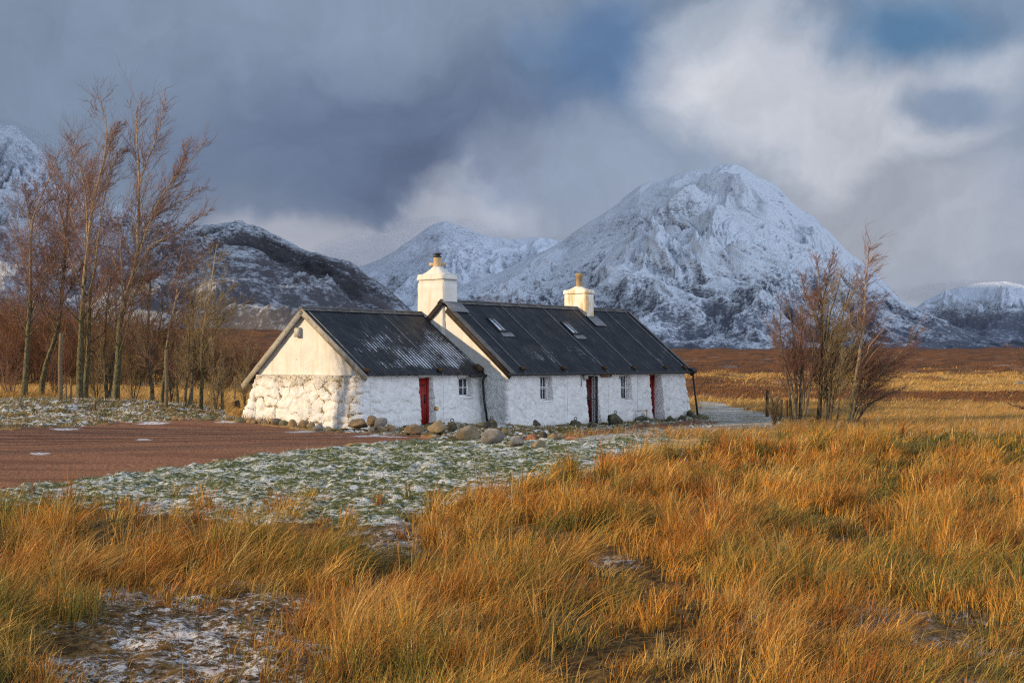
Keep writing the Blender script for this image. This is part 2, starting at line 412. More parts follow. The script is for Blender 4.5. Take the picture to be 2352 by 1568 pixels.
P_LAWN = [(-900, 1232), (0, 1120), (200, 1098), (430, 1066), (700, 1030), (985, 1007), (1330, 1007), (1540, 1004), (1520, 1036), (1440, 1058), (1320, 1082), (1235, 1120),
          (1130, 1160), (1000, 1185), (850, 1205), (620, 1205), (480, 1195), (300, 1180), (180, 1160), (0, 1165), (-900, 1310)]
def regions(x, y, z):
    px, py = pix(x, y, z)
    w = fbm(x * .9, y * .9, 4, 40); w2 = fbm(x * .9 + 50, y * .9, 4, 41)
    qx = px + w * 10; qy = py + w2 * np.clip((py - 830) * .022, 0, 12)
    front = y > 3
    road = inpoly(qx, qy, P_ROAD) & front; path = inpoly(qx, qy, P_PATH) & front
    track = inpoly(qx + w * 14, qy + w2 * np.clip((py - 900) * .03, 0, 4), P_TRACK) & front; lawn = inpoly(qx, qy, P_LAWN) & front
    bank = front & (qx < 520) & (py > 915) & (y > 38) & ~road & (y < 62)
    tt = (x - A0[0]) * U[0] + (y - A0[1]) * U[1]; ss = (x - A0[0]) * V[0] + (y - A0[1]) * V[1]
    bank |= front & (ss > -6) & (ss < 1.5) & (tt > -9) & (tt < 15) & ~road & ~path & ~track & ~lawn
    reed = front & ~road & ~path & ~track & ~lawn & (py > 1030) & ((py > 1100) | (px > 1380))
    reed |= front & (px < -120) & (py > 1180) & ~road & ~lawn
    reed |= front & (px > 1790) & (py > 1002 + 10 * w) & ~track
    snowp = np.zeros(px.shape)                              # open snowy hollows between the rushes
    for (cx, cy, rx, ry, k) in ((430, 1430, 330, 95, 1), (640, 1520, 200, 70, .9), (250, 1530, 130, 60, .8), (2060, 1410, 300, 40, .42), (2200, 1500, 240, 50, .45), (900, 1240, 120, 30, .8),
                                (1560, 1060, 90, 22, .9), (420, 1620, 330, 120, .95), (350, 1800, 280, 160, .8), (2100, 1620, 300, 70, .4), (1780, 1430, 120, 30, .5), (1000, 1225, 200, 26, .5), (1900, 1330, 180, 30, .5), (1420, 1290, 60, 20, .6)):
        snowp = np.maximum(snowp, k * sm(np.hypot((px - cx) / rx, (py - cy) / ry) + .45 * fbm(x * 1.7, y * 1.7, 3, 77), 1.15, .6))
    return px, py, road | path, lawn, track, bank, reed, snowp * front
def ground_detail(x, y, z, road, lawn, track, bank, reed):
    near = sm(y, 75, 45)
    n = fbm(x * 1.6, y * 1.6, 4, 3); n2 = fbm(x * 4.5, y * 4.5, 3, 8)
    clod = np.clip(ridged(x * 1.1, y * 1.1, 3, 90) - .75, 0, 1)
    lawnh = .042 * n + .030 * n2 + .055 * clod
    reedh = .05 * n + .025 * n2
    bankh = .10 * fbm(x * .5, y * .5, 4, 12) + .04 * n2 + .10 * clod
    dz = np.where(road, .006 * n2 + .012 * pn(x * .3, y * .3, 5) - .015, np.where(lawn, lawnh, np.where(track, .01 * n2, np.where(bank, bankh, np.where(reed, reedh, .03 * n)))))
    far = sm(y, 45, 140); gs = 1 + sm(y, 150, 900) * 2.5
    dz = dz * near + far * (.42 * fbm(x / 6, y / 8, 4, 21) + .75 * gs * fbm(x / 60, y / 90, 4, 22) * sm(y, 90, 300))
    return dz * (y > 0)
def ground_z(x, y):
    x = np.atleast_1d(np.asarray(x, float)); y = np.atleast_1d(np.asarray(y, float))
    z = ground0(x, y); r = regions(x, y, z); return z + ground_detail(x, y, z, *r[2:7])
def at_pix(px, py):                            # ground point under a pixel
    y = (ZC - .1) * F / max(py - HZ, 4)
    for _ in range(40):
        x = (px - CX) / F * y; z = float(ground0(x, y)); yn = (ZC - z) * F / max(py - HZ, 2); y = .5 * y + .5 * yn
    x = (px - CX) / F * y
    return x, y, float(ground_z(x, y)[0])

def f_ground(t, b):
    p = P(t); a = t.sep(t.attr('reg_a')); c = t.sep(t.attr('reg_b')); e = t.sep(t.attr('reg_c'))
    road, lawn, track = a; bank, reed, snow = c; gold, fade, rsn = e
    n1 = t.noise(p, 1.3, 6, .6); n2 = t.noise(p, 9, 6, .65); n3 = t.noise(p, 55, 4, .7); n0 = t.noise(p, .12, 5, .6)
    nrm = t.new('ShaderNodeNewGeometry').outputs['Normal']; s3 = t.new('ShaderNodeSeparateXYZ'); t.put(s3.inputs[0], nrm); nz = s3.outputs[2]
    # moor: heather brown against golden deer grass
    str_ = t.noise(t.scale(p, (.35, 1.6, 1)), .55, 7, .68)
    heath = t.mix(t.ramp(str_, .38, .62), (.075, .034, .016), (.20, .082, .030))
    heath = t.mix(t.ramp(n0, .45, .65), heath, (.06, .036, .024)); heath = t.mix(t.ramp(t.noise(p, .9, 6, .7), .52, .68), heath, (.03, .016, .010))
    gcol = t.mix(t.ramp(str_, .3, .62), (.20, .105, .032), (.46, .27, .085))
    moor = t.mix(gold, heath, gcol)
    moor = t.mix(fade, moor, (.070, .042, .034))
    moor = t.mix(t.m('MULTIPLY', snow, t.ramp(n2, .52, .60)), moor, (.60, .62, .66))
    # red gravel
    ng = t.noise(p, 16, 5, .75); rut = t.noise(t.scale(p, (.25, 1.3, 1)), .8, 4, .6)
    grav = t.mix(t.ramp(ng, .34, .66), (.065, .030, .019), (.32, .155, .088))
    grav = t.mix(t.ramp(t.noise(p, 130, 2), .60, .68), grav, (.40, .26, .20))
    grav = t.mix(t.m('MULTIPLY', t.ramp(rut, .46, .64), .6), grav, (.10, .047, .030))
    grav = t.mix(t.m('MULTIPLY', rsn, t.ramp(n2, .40, .52)), grav, (.56, .57, .59))
    # frosted lawn
    lg = t.mix(t.ramp(n2, .4, .6), (.048, .060, .022), (.125, .14, .055))
    lg = t.mix(t.ramp(t.m('ADD', n1, t.m('MULTIPLY', n2, .3)), .74, .82), lg, (.07, .045, .025))
    fr = t.ramp(t.m('ADD', t.m('MULTIPLY', n1, .50), t.m('MULTIPLY', n2, .62)), .53, .66)
    fr = t.m('MULTIPLY', fr, t.ramp(nz, .80, .97, .25, 1))
    lwn = t.mix(t.m('MULTIPLY', fr, t.ramp(t.noise(p, 28, 4, .7), .3, .62, .35, 1)), lg, (.60, .62, .62))
    trk = t.mix(t.ramp(t.m('ADD', t.m('MULTIPLY', n2, .6), t.m('MULTIPLY', n3, .4)), .42, .58), (.17, .135, .07), (.58, .59, .58))
    trk = t.mix(t.ramp(t.noise(t.scale(p, (.4, 1.2, 1)), 1.6, 5, .65), .46, .62), trk, (.15, .105, .045))
    bk = t.mix(t.ramp(n2, .4, .6), (.06, .055, .02), (.16, .11, .04))
    bk = t.mix(t.m('MULTIPLY', t.ramp(t.m('ADD', t.m('MULTIPLY', n1, .6), t.m('MULTIPLY', n2, .6)), .60, .72), t.ramp(nz, .80, .97)), bk, (.64, .67, .70))
    rd = t.mix(t.ramp(n2, .4, .6), (.035, .022, .010), (.12, .075, .028))
    rd = t.mix(t.m('MULTIPLY', snow, t.ramp(t.m('ADD', t.m('MULTIPLY', n1, .25), t.m('ADD', t.m('MULTIPLY', t.noise(p, 13, 6, .7, .6), .55), t.m('MULTIPLY', n3, .25))), .51, .60)), rd, (.50, .51, .53))
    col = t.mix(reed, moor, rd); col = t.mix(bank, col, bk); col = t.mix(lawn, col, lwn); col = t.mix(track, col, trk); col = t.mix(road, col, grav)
    t.put(b.inputs['Normal'], t.bump(t.m('ADD', n2, t.m('MULTIPLY', n3, .4)), .55, .05))
    return col
M_ground = mat('ground', f_ground, .95, .08)

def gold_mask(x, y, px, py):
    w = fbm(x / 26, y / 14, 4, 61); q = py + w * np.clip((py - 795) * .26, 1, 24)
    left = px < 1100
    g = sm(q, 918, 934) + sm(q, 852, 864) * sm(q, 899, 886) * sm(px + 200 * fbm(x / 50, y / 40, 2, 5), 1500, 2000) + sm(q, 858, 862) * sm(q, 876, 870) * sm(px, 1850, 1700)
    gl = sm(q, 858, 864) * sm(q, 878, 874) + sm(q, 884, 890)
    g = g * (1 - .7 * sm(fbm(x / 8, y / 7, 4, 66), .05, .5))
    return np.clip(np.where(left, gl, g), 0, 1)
def build_ground():
    th = np.unique(np.concatenate([np.arctan(np.arange(-1500, 3900, 4.0) - 0.0) * 0, np.arctan((np.arange(-900, 3300, 4.2) - CX) / F),
                                   np.linspace(-math.pi + .001, -.62, 60), np.linspace(.63, math.pi - .001, 60), [math.pi]]))
    th = th[(th >= -math.pi)]; th = np.concatenate([[-math.pi], th[th > -math.pi + 1e-6]])
    r = np.concatenate([np.geomspace(2.0, 6.0, 14)[:-1], np.geomspace(6, 62, 430)[:-1], np.geomspace(62, 1800, 230)[:-1], np.geomspace(1800, 16000, 30)])
    TT, RR = np.meshgrid(th, r); x = RR * np.sin(TT); y = RR * np.cos(TT)
    z = ground0(x, y); rg = regions(x, y, z); px, py, road, lawn, track, bank, reed, snowp = rg
    z = z + ground_detail(x, y, z, road, lawn, track, bank, reed)
    # the ground dips under the cottage floor so that nothing pokes through
    v = np.stack([x, y, z], -1).reshape(-1, 3); n, m = x.shape
    c = len(v); v = np.concatenate([v, [[0, 0, float(ground_z(0, .1)[0])]]])
    tri = np.stack([np.full(m - 1, c), np.arange(m - 1), np.arange(1, m)], -1)
    q = grid_quads(n, m)[:, ::-1]
    me = new_mesh('ground', v, q, tri[:, ::-1] if False else tri, True)
    def pad(a): return np.concatenate([a.reshape(-1).astype(np.float32), [0]])
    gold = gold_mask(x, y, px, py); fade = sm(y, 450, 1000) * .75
    snow_m = np.where(reed, snowp, np.where(py < 930, .55 * sm(fbm(x / 9, y / 16, 3, 71), .35, .6) * sm(py, 806, 830), .25))
    snow_m = np.maximum(snow_m, np.where((px < 1100) & (py < 930) & (py > 850), .7, 0) * sm(fbm(x / 5, y / 9, 3, 72), -.1, .5))
    rsnow = np.zeros(px.shape)
    for (cx, cy, rx, ry) in ((352, 970, 34, 3.5), (150, 984, 30, 2.6), (700, 990, 40, 2), (520, 968, 22, 2), (330, 1008, 14, 1.6), (860, 1000, 60, 2.4), (90, 1040, 20, 2)):
        rsnow = np.maximum(rsnow, sm(np.hypot((px - cx) / rx, (py - cy) / ry) + .8 * fbm(x * 1.5, y * 1.5, 3, 78), 1.2, .7))
    set_attr(me, 'reg_a', np.stack([pad(road), pad(lawn & ~road), pad(track & ~road)], -1))
    set_attr(me, 'reg_b', np.stack([pad(bank), pad(reed), pad(snow_m)], -1))
    set_attr(me, 'reg_c', np.stack([pad(gold), pad(fade), pad(rsnow)], -1))
    o = obj('ground', me, M_ground); o['kind'] = 'structure'; o['label'] = 'moorland ground with red gravel road, frosted lawn and heather'
build_ground()

# ------------------------------------------------------------------ mountains
def mountain_mat(name, rock1, rock2, low, snowc, k=1.0):
    def fn(t, b):
        p = P(t); a = t.sep(t.attr('cover'))
        n = t.noise(t.scale(p, (1, 1, 1.5)), .012 * k, 8, .68); n2 = t.noise(t.scale(p, (1, 1, 1.8)), .055 * k, 7, .7)
        f = t.m('ADD', a[0], t.m('ADD', t.m('MULTIPLY', t.m('SUBTRACT', n, .5), 1.2), t.m('MULTIPLY', t.m('SUBTRACT', n2, .5), 1.7)))
        rock = t.mix(t.ramp(n2, .35, .65), rock1, rock2)
        rock = t.mix(a[1], rock, low)
        col = t.mix(t.ramp(f, .16, .80), rock, snowc)
        t.put(b.inputs['Normal'], t.bump(t.m('ADD', n2, n), .6, 6.0))
        return col
    return mat(name, fn, .9, .1)
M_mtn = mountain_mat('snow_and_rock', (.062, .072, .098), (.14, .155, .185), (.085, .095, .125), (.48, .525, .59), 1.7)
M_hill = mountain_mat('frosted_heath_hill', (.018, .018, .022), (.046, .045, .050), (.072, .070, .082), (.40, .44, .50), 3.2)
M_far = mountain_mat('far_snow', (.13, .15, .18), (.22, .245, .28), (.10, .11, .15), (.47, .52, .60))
def mountain(name, label, prof, Dr, Df, Db, m, seed, amp, shape, cover_fn, ncol=700, nrow=320, base=8.0, lam=320, aniso=1.8, foot=None):
    prof = np.array(prof, float); xs = np.linspace(prof[0, 0], prof[-1, 0], ncol)
    yp = np.interp(xs, prof[:, 0], prof[:, 1])
    k = np.ones(9) / 9; yp = np.convolve(np.pad(yp, 4, 'edge'), k, 'valid')
    n1 = int(nrow * .8); tt = np.concatenate([np.linspace(0, 1, n1), 1 + np.linspace(0, 1, nrow - n1 + 1)[1:]])
    X_, T_ = np.meshgrid(xs, tt); yy = np.interp(X_, xs, yp)
    D = np.where(T_ <= 1, Df + (Dr - Df) * T_, Dr + (Db - Dr) * (T_ - 1))
    x = (X_ - CX) / F * D; y = D
    zr = ZC + (HZ - yy) * Dr / F
    sh = np.where(T_ <= 1, shape(np.clip(T_, 0, 1), X_), (1 - np.clip(T_ - 1, 0, 1)) ** 1.2)
    z = base + (zr - base) * sh
    wx = x + lam * .35 * fbm(x / lam, y / lam, 3, seed + 3); wy = y + lam * .35 * fbm(x / lam + 7, y / lam, 3, seed + 4)
    rg = ridged(wx / lam, wy / (lam * aniso), 6, seed, .52) - .85
    fb = fbm(wx / (lam * .4), wy / (lam * .55), 6, seed + 50, .58)
    env = np.sin(np.clip(T_, 0, 1) * math.pi) ** .7 * .9 + .13 * sm(T_, .6, 1)
    hgt = np.clip((zr - base) / (np.max(zr) - base), 0, 1)
    z = z + amp * env * (rg * 1.0 + .45 * fb) * (.25 + .75 * hgt) * (1 - .5 * sm(T_, .72, 1.0))
    z = np.maximum(z, base - 40)
    zx = np.gradient(z, axis=1) / (np.gradient(x, axis=1) + 1e-6); zy = np.gradient(z, axis=0) / (np.gradient(y, axis=0) + 1e-6)
    nz = 1 / np.sqrt(1 + zx ** 2 + zy ** 2)
    alt = (z - base) / (np.max(zr) - base)
    cov, lowm = cover_fn(alt, nz, X_, T_, rg, fb)
    me = new_mesh(name, np.stack([x, y, z], -1).reshape(-1, 3), grid_quads(*x.shape), None, True)
    set_attr(me, 'cover', np.stack([cov, lowm, cov * 0], -1).reshape(-1, 3))
    o = obj(name, me, m); o['kind'] = 'structure'; o['label'] = label; return o
def cov_main(alt, nz, X, T, rg, fb):
    return np.clip(.54 + .85 * (nz - .66) + .26 * sm(alt, .02, .55) - .40 * sm(X, 1900, 2200) * sm(alt, .55, .1) + .20 * rg + .12 * fb - .30 * sm(alt, .10, .0) - .20 * sm(alt, .5, .12), -.6, 1.5), sm(alt, .28, .05)
def cov_hill(alt, nz, X, T, rg, fb):
    crag = sm(np.hypot((X - 700) / 190, (alt - (.50 - (X - 560) / 290 * .24)) / .13) + .9 * fb + .45 * rg, 1.35, .3)
    return np.clip(.22 + .6 * (nz - .7) + .26 * sm(alt, .25, .8) + .09 * rg + .07 * fb - .42 * crag + .22 * sm(X, 480, 200), -.6, 1.2), sm(alt, .75, .3) * (1 - crag)
def cov_far(alt, nz, X, T, rg, fb): return np.clip(.58 + .6 * (nz - .6) + .16 * rg + .12 * fb, 0, 1.5), sm(alt, .2, .0)
def cov_right(alt, nz, X, T, rg, fb): return np.clip(.05 + .95 * sm(alt, .35, .95) + .3 * (nz - .6) + .15 * rg, -.5, 1.5), sm(alt, .7, .3)
mountain('mountain', 'steep domed snowy mountain with dark rock ribs and gullies',
         [(640, 800), (760, 785), (850, 755), (920, 715), (980, 695), (1040, 668), (1089, 641), (1149, 624), (1209, 597), (1285, 556), (1329, 524), (1369, 500), (1409, 476), (1465, 434), (1509, 414),
          (1569, 398), (1629, 388), (1653, 381), (1677, 377), (1706, 386), (1741, 409), (1786, 430), (1826, 474), (1866, 492), (1901, 530), (1946, 580), (1996, 616), (2026, 642), (2076, 695), (2126, 722),
          (2201, 752), (2250, 770), (2301, 786), (2420, 801), (2600, 808)],
         4600, 2500, 6000, M_mtn, 11, 110, lambda T, X: .62 * T ** 1.9 + .38 * sm(T, .12, 1.0) , cov_main, 1000, 520, lam=420, aniso=2.2)
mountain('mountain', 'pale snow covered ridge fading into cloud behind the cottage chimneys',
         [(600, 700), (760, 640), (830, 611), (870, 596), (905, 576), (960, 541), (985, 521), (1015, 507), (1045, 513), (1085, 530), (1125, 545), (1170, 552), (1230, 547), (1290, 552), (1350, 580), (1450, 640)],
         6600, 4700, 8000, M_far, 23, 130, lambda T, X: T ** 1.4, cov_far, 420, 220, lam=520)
mountain('hill', 'dark heathery hill dusted with snow, with a black crag on its flank',
         [(-700, 400), (-300, 415), (-100, 425), (0, 433), (45, 445), (120, 462), (200, 468), (261, 472), (300, 477), (339, 491), (375, 505), (435, 518), (480, 518), (525, 511), (545, 511), (575, 517), (600, 527),
          (635, 545), (685, 570), (725, 582), (775, 597), (815, 612), (850, 640), (890, 671), (925, 699), (955, 726), (1000, 770), (1060, 806)],
         2100, 420, 2900, M_hill, 37, 34, lambda T, X: .5 * T ** 1.7 + .5 * sm(T, .15, 1.0), cov_hill, 760, 420, lam=190, aniso=1.6)
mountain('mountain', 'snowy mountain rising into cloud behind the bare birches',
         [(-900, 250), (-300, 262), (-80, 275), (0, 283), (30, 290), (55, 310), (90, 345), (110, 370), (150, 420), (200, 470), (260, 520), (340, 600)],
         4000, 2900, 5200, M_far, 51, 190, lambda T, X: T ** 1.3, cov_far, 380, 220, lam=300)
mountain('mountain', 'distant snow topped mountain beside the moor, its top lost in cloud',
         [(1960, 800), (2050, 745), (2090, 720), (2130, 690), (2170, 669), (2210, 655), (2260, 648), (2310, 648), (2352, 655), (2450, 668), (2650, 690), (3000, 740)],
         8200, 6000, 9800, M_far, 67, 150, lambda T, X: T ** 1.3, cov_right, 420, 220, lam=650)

def build_shade_cloud():                             # unseen cloud bank, added on the left to keep sun off the mountains
    n, m = 40, 70
    a, b = np.meshgrid(np.linspace(0, 2 * np.pi, m), np.linspace(0, np.pi, n))
    dx, dy, dz = np.sin(b) * np.cos(a), np.sin(b) * np.sin(a), np.cos(b)
    r = 1 + .16 * fbm(a * 3 + 2, b * 4, 4, 5) * np.sin(b)
    x = -4000 + 650 * dx * r; y = 3250 + 3150 * np.sign(dy) * np.abs(dy) ** .6 * r; z = 1500 + 1150 * np.sign(dz) * np.abs(dz) ** .6 * r
    me = new_mesh('cloud', np.stack([x, y, z], -1).reshape(-1, 3), grid_quads(n, m), None, True)
    m_ = bpy.data.materials.new('cloud'); m_.use_nodes = True; t = NT(m_.node_tree); t.n.clear()
    d = t.new('ShaderNodeBsdfDiffuse'); d.inputs[0].default_value = (.8, .8, .82, 1)
    tr = t.new('ShaderNodeBsdfTransparent'); mx = t.new('ShaderNodeMixShader')
    t.put(mx.inputs[0], t.ramp(t.noise(P(t), .0016, 4, .6), .30, .55, .72, .88))
    t.l.new(tr.outputs[0], mx.inputs[1]); t.l.new(d.outputs[0], mx.inputs[2])
    o = t.new('ShaderNodeOutputMaterial'); t.l.new(mx.outputs[0], o.inputs[0])
    ob = obj('clouds', me, m_); tag(ob, 'unseen bank of grey cloud added to shade the mountains', 'cloud', kind='stuff')
build_shade_cloud()

# ------------------------------------------------------------------ the cottage
def s_at(x, t):
    k = (x - CX) / F; return (k * (A0[1] + t * U[1]) - A0[0] - t * U[0]) / (V[0] - k * V[1])
from mathutils import Matrix
RL = Vector((*A0, 0.0))
cottage = empty('cottage', RL, 'long low whitewashed stone cottage with black corrugated roofs and two chimneys', 'cottage')
def part(name, me, m, parent=None, root=None, label=None):
    loc = RL if root is None else root
    me.transform(Matrix.Translation(-loc)); o = obj(name, me, m, parent if parent is not None else cottage)
    if label: o['label'] = label
    return o
def rounded(path, r, step):
    pts = [np.array(p, float) for p in path]; out = []
    for i, p in enumerate(pts):
        if i in (0, len(pts) - 1): out.append(p); continue
        a = (pts[i - 1] - p); a /= np.linalg.norm(a); b = (pts[i + 1] - p); b /= np.linalg.norm(b)
        for k in np.linspace(0, 1, 9): q0 = p + a * r * (1 - k); q1 = p + b * r * k; out.append(q0 * (1 - k) + q1 * k)
    out = np.array(out); L = np.concatenate([[0], np.cumsum(np.linalg.norm(np.diff(out, axis=0), axis=1))])
    n = int(L[-1] / step) + 1; l = np.linspace(0, L[-1], n)
    return np.stack([np.interp(l, L, out[:, 0]), np.interp(l, L, out[:, 1])], -1), l
def wall_strip(name, path, z0, z1, openings, ampf, batf, wearf, m, r=.3, step=.045, cap=.35, seed=0, depth=.42, parent=None):
    pt, l = rounded(path, r, step)
    tg = np.gradient(pt, axis=0); tg /= np.linalg.norm(tg, axis=1, keepdims=True); nr = np.stack([tg[:, 1], -tg[:, 0]], -1)
    nz = int((z1 - z0) / step) + 1; zz = np.linspace(z0, z1, nz)
    Lg, Z = np.meshgrid(l, zz); NT_ = np.broadcast_to(nr[None], (nz, len(l), 2)); B = np.broadcast_to(pt[None], (nz, len(l), 2))
    h = np.clip((Z - z0) / (z1 - z0), 0, 1)
    amp = ampf(B, NT_, Z)
    wl = Lg + .10 * fbm(Lg * 2, Z * 2, 3, seed + 1); wz = Z + .07 * fbm(Lg * 2 + 9, Z * 2, 3, seed + 2)
    f1, f2, cid = worley(wl / .62, wz / .36, seed)
    edge = sm(f2 - f1, 0, .22)
    g1, g2, cid2 = worley(wl / .27 + 3, wz / .17, seed + 40)
    d = amp * (edge * .55 + .8 * (cid - .5) - .25 * f1 + .30 * sm(g2 - g1, 0, .2) + .35 * (cid2 - .5) + .42 * fbm(Lg * 5, Z * 5, 5, seed + 3, .6) + .55 * fbm(Lg * .8, Z * .8, 2, seed + 6)) + batf(NT_, h)
    jit = .022 * np.stack([fbm(Lg * 7, Z * 7, 2, seed + 4), fbm(Lg * 7 + 31, Z * 7, 2, seed + 5)])
    tt = B[..., 0] + NT_[..., 0] * d; ss = B[..., 1] + NT_[..., 1] * d
    tt = tt + jit[0] * (np.abs(NT_[..., 1]) > .9); ZZ = Z + jit[1] * (h < .97) * (h > .02)
    verts = [WV(tt, ss, ZZ).reshape(-1, 3)]; wear = [wearf(B, NT_, Z, f2 - f1, cid, Lg).reshape(-1, 3)]
    q = grid_quads(nz, len(l)); ctr_t = B[..., 0].ravel()[q].mean(1); ctr_z = Z.ravel()[q].mean(1); fn = NT_[..., 1].ravel()[q].mean(1)
    hole = np.zeros(len(q), bool)
    for (a, b, c, d_) in openings: hole |= (ctr_t > a) & (ctr_t < b) & (ctr_z > c) & (ctr_z < d_) & (fn < -.9)
    keep = q[~hole]; n0 = len(verts[0])
    from collections import Counter
    E1 = np.concatenate([keep[:, [0, 1]], keep[:, [1, 2]], keep[:, [2, 3]], keep[:, [3, 0]]]); E2 = np.concatenate([q[hole][:, [0, 1]], q[hole][:, [1, 2]], q[hole][:, [2, 3]], q[hole][:, [3, 0]]])
    quads = [keep]
    if len(E2):
        ks = set(map(tuple, np.sort(E1, 1).tolist())); be = [e for e in E2.tolist() if tuple(sorted(e)) in ks]
        ids = sorted({i for e in be for i in e}); mp = {i: n0 + k for k, i in enumerate(ids)}
        tf = B[..., 0].ravel()[ids]; zf = Z.ravel()[ids]
        verts.append(WV(tf, B[..., 1].ravel()[ids] + depth, zf)); ww = np.tile([[.2, 0, .9]], (len(ids), 1)); wear.append(ww)
        quads.append(np.array([[e[0], e[1], mp[e[1]], mp[e[0]]] for e in be]))
        n0 += len(ids)
    if cap:                                       # ledge on top going inwards
        top = np.arange((nz - 1) * len(l), nz * len(l)); b2 = pt - nr * cap
        verts.append(WV(b2[:, 0], b2[:, 1], np.full(len(l), z1 + .05))); w_ = wear[0][top].copy(); wear.append(w_)
        quads.append(np.stack([top[:-1], top[1:], n0 + np.arange(1, len(l)), n0 + np.arange(len(l) - 1)], -1)); n0 += len(l)
    me = new_mesh(name, np.concatenate(verts), np.concatenate(quads)[:, ::-1], None, True)
    set_attr(me, 'wear', np.concatenate(wear))
    return part(name, me, m, parent)

TG = TC + .27                                   # annex gable at ledge height
SB = 6.80
def zpx(y, t, s): return z_at(y, t, s)
# openings from their pixels
def opening(x0, x1, y0, y1, s, tmin=None):
    a, b = t_at(x0, s), t_at(x1, s); m_ = (a + b) / 2; return [a, b, z_at(y0, m_, s), z_at(y1, m_, s)]
o_ad = opening(968, 1002, 990, 866, SA - .08); o_aw = opening(1056, 1087, 912, 868, SA - .03)
o_w1 = opening(1238, 1268, 921, 864, -.05); o_d2 = opening(1346, 1374, 975, 861, -.05)
o_w2 = opening(1425, 1451, 919, 862, -.05); o_d3 = opening(1494, 1522, 968, 860, -.08)
for o_ in (o_ad, o_d2, o_d3): o_[2] = -1
def wear_annex(B, N, Z, gap, cid, L):
    g = np.clip(-N[..., 0], 0, 1) > .5; n = fbm(L * 1.3, Z * 1.6, 3, 200)
    r = np.where(g, .28 + .46 * n + .70 * (1 - sm(gap, 0, .18)), .12 + .25 * (1 - sm(Z, .2, .7)) + .2 * n)
    moss = np.where(g, sm(Z + .28 * n, 1.48, 1.84) * 1.0 + .9 * sm(Z, .7, 1.4) * (1 - sm(gap, .02, .18)) * sm(n, -.1, .3) , 0) + .45 * (1 - sm(Z, .2, .42)) * (~g)
    return np.stack([r, np.clip(moss, 0, 1), 0 * r], -1)
wall_strip('rubble_wall', [(0.3, SB), (TG, SB), (TG, SA + .1), (0.06, SA + .1)], -.12, 1.92, [o_ad, o_aw],
           lambda B, N, Z: np.where(-N[..., 0] > .4, .080, .046) + .03 * sm(B[..., 0], TG + 1.3, TG + .2) * (N[..., 1] < 0),
           lambda N, h: (.30 * np.clip(-N[..., 0], 0, 1) + .75 * np.clip(N[..., 1], 0, 1) + .24 * np.clip(-N[..., 1], 0, 1)) * (1 - h) ** 1.25,
           wear_annex, M_white, r=.32, cap=.4, seed=300)
def wear_main(B, N, Z, gap, cid, L):
    n = fbm(L * 1.3, Z * 1.6, 3, 210); r = .05 + .42 * (1 - sm(Z, .1, 1.0)) + .22 * n
    return np.stack([r, .5 * (1 - sm(Z + .1 * n, .0, .22)), 0 * r], -1)
wall_strip('front_wall', [(0.0, 4.3), (0.0, 0.0), (T1, 0.0), (T1, 6.1), (.5, 6.1)], -.15, 1.94, [o_w1, o_d2, o_w2, o_d3],
           lambda B, N, Z: np.where(N[..., 1] < -.5, .040, .030) + .03 * sm(B[..., 0], T1 - .8, T1) * (1 - sm(Z, 1.2, 1.9)),
           lambda N, h: (.05 * np.clip(-N[..., 0], 0, 1) + .18 * np.clip(-N[..., 1], 0, 1) + .16 * np.clip(N[..., 0], 0, 1) * 1) * (1 - h) ** 1.2,
           wear_main, M_white, r=.14, cap=.3, seed=400, depth=.47)
def gable(name, t, zb, s_l, s_r, s_top, z_top, zl, zr, seed, face=-1, wear=True):
    n = 60; k = np.concatenate([[0], np.linspace(0, 1, n - 1)])[:, None]; j = np.linspace(0, 1, n)[None]
    s = (s_l + (s_top - s_l) * k) * (1 - j) + (s_r + (s_top - s_r) * k) * j
    z = (zl + (z_top - zl) * k) * (1 - j) + (zr + (z_top - zr) * k) * j
    z[0] = 1.84
    tt = t + .012 * fbm(s * 2, z * 2, 3, seed) + .02 * fbm(s * .6, z * .6, 2, seed + 1)
    me = new_mesh(name, WV(tt, s, z).reshape(-1, 3), grid_quads(n, n) if face < 0 else grid_quads(n, n)[:, ::-1], None, True)
    w = sm(np.hypot((s - 3.4) / 1.5, (z - 2.35) / .5) + .5 * fbm(s * 3, z * 3, 3, 9), 1.2, .5) * .54 if wear else 0 * s
    set_attr(me, 'wear', np.stack([w, w * 0, w * 0], -1).reshape(-1, 3)); return part(name, me, M_smooth)
gable('gable', TG + .10, 1.9, SB - .05, SA + .15, SRA, ZRA - .10, 2.04, 2.07, 500)
gable('gable', .03, 1.9, 6.08, .02, SRM, ZRM - .08, 2.03, 2.06, 520, wear=False)
gable('gable', T1 - .03, 1.9, 6.08, .02, SRM, ZRM - .08, 2.03, 2.06, 540, face=1, wear=False)
# wall heads under the eaves
wh = MB()
for (a, b, s, z0, z1) in ((TG + .12, -.03, SA + .13, 1.86, 2.06), (.03, T1 - .03, .03, 1.90, 2.07)):
    p = lambda t, ss, z: W3(t, ss, z)
    wh.box8([p(a, s, z0), p(b, s, z0), p(b, s + .3, z0), p(a, s + .3, z0), p(a, s, z1), p(b, s, z1), p(b, s + .3, z1), p(a, s + .3, z1)])
me_ = wh.mesh('wall_head'); set_attr(me_, 'wear', np.zeros(len(me_.vertices))); part('wall_head', me_, M_smooth)

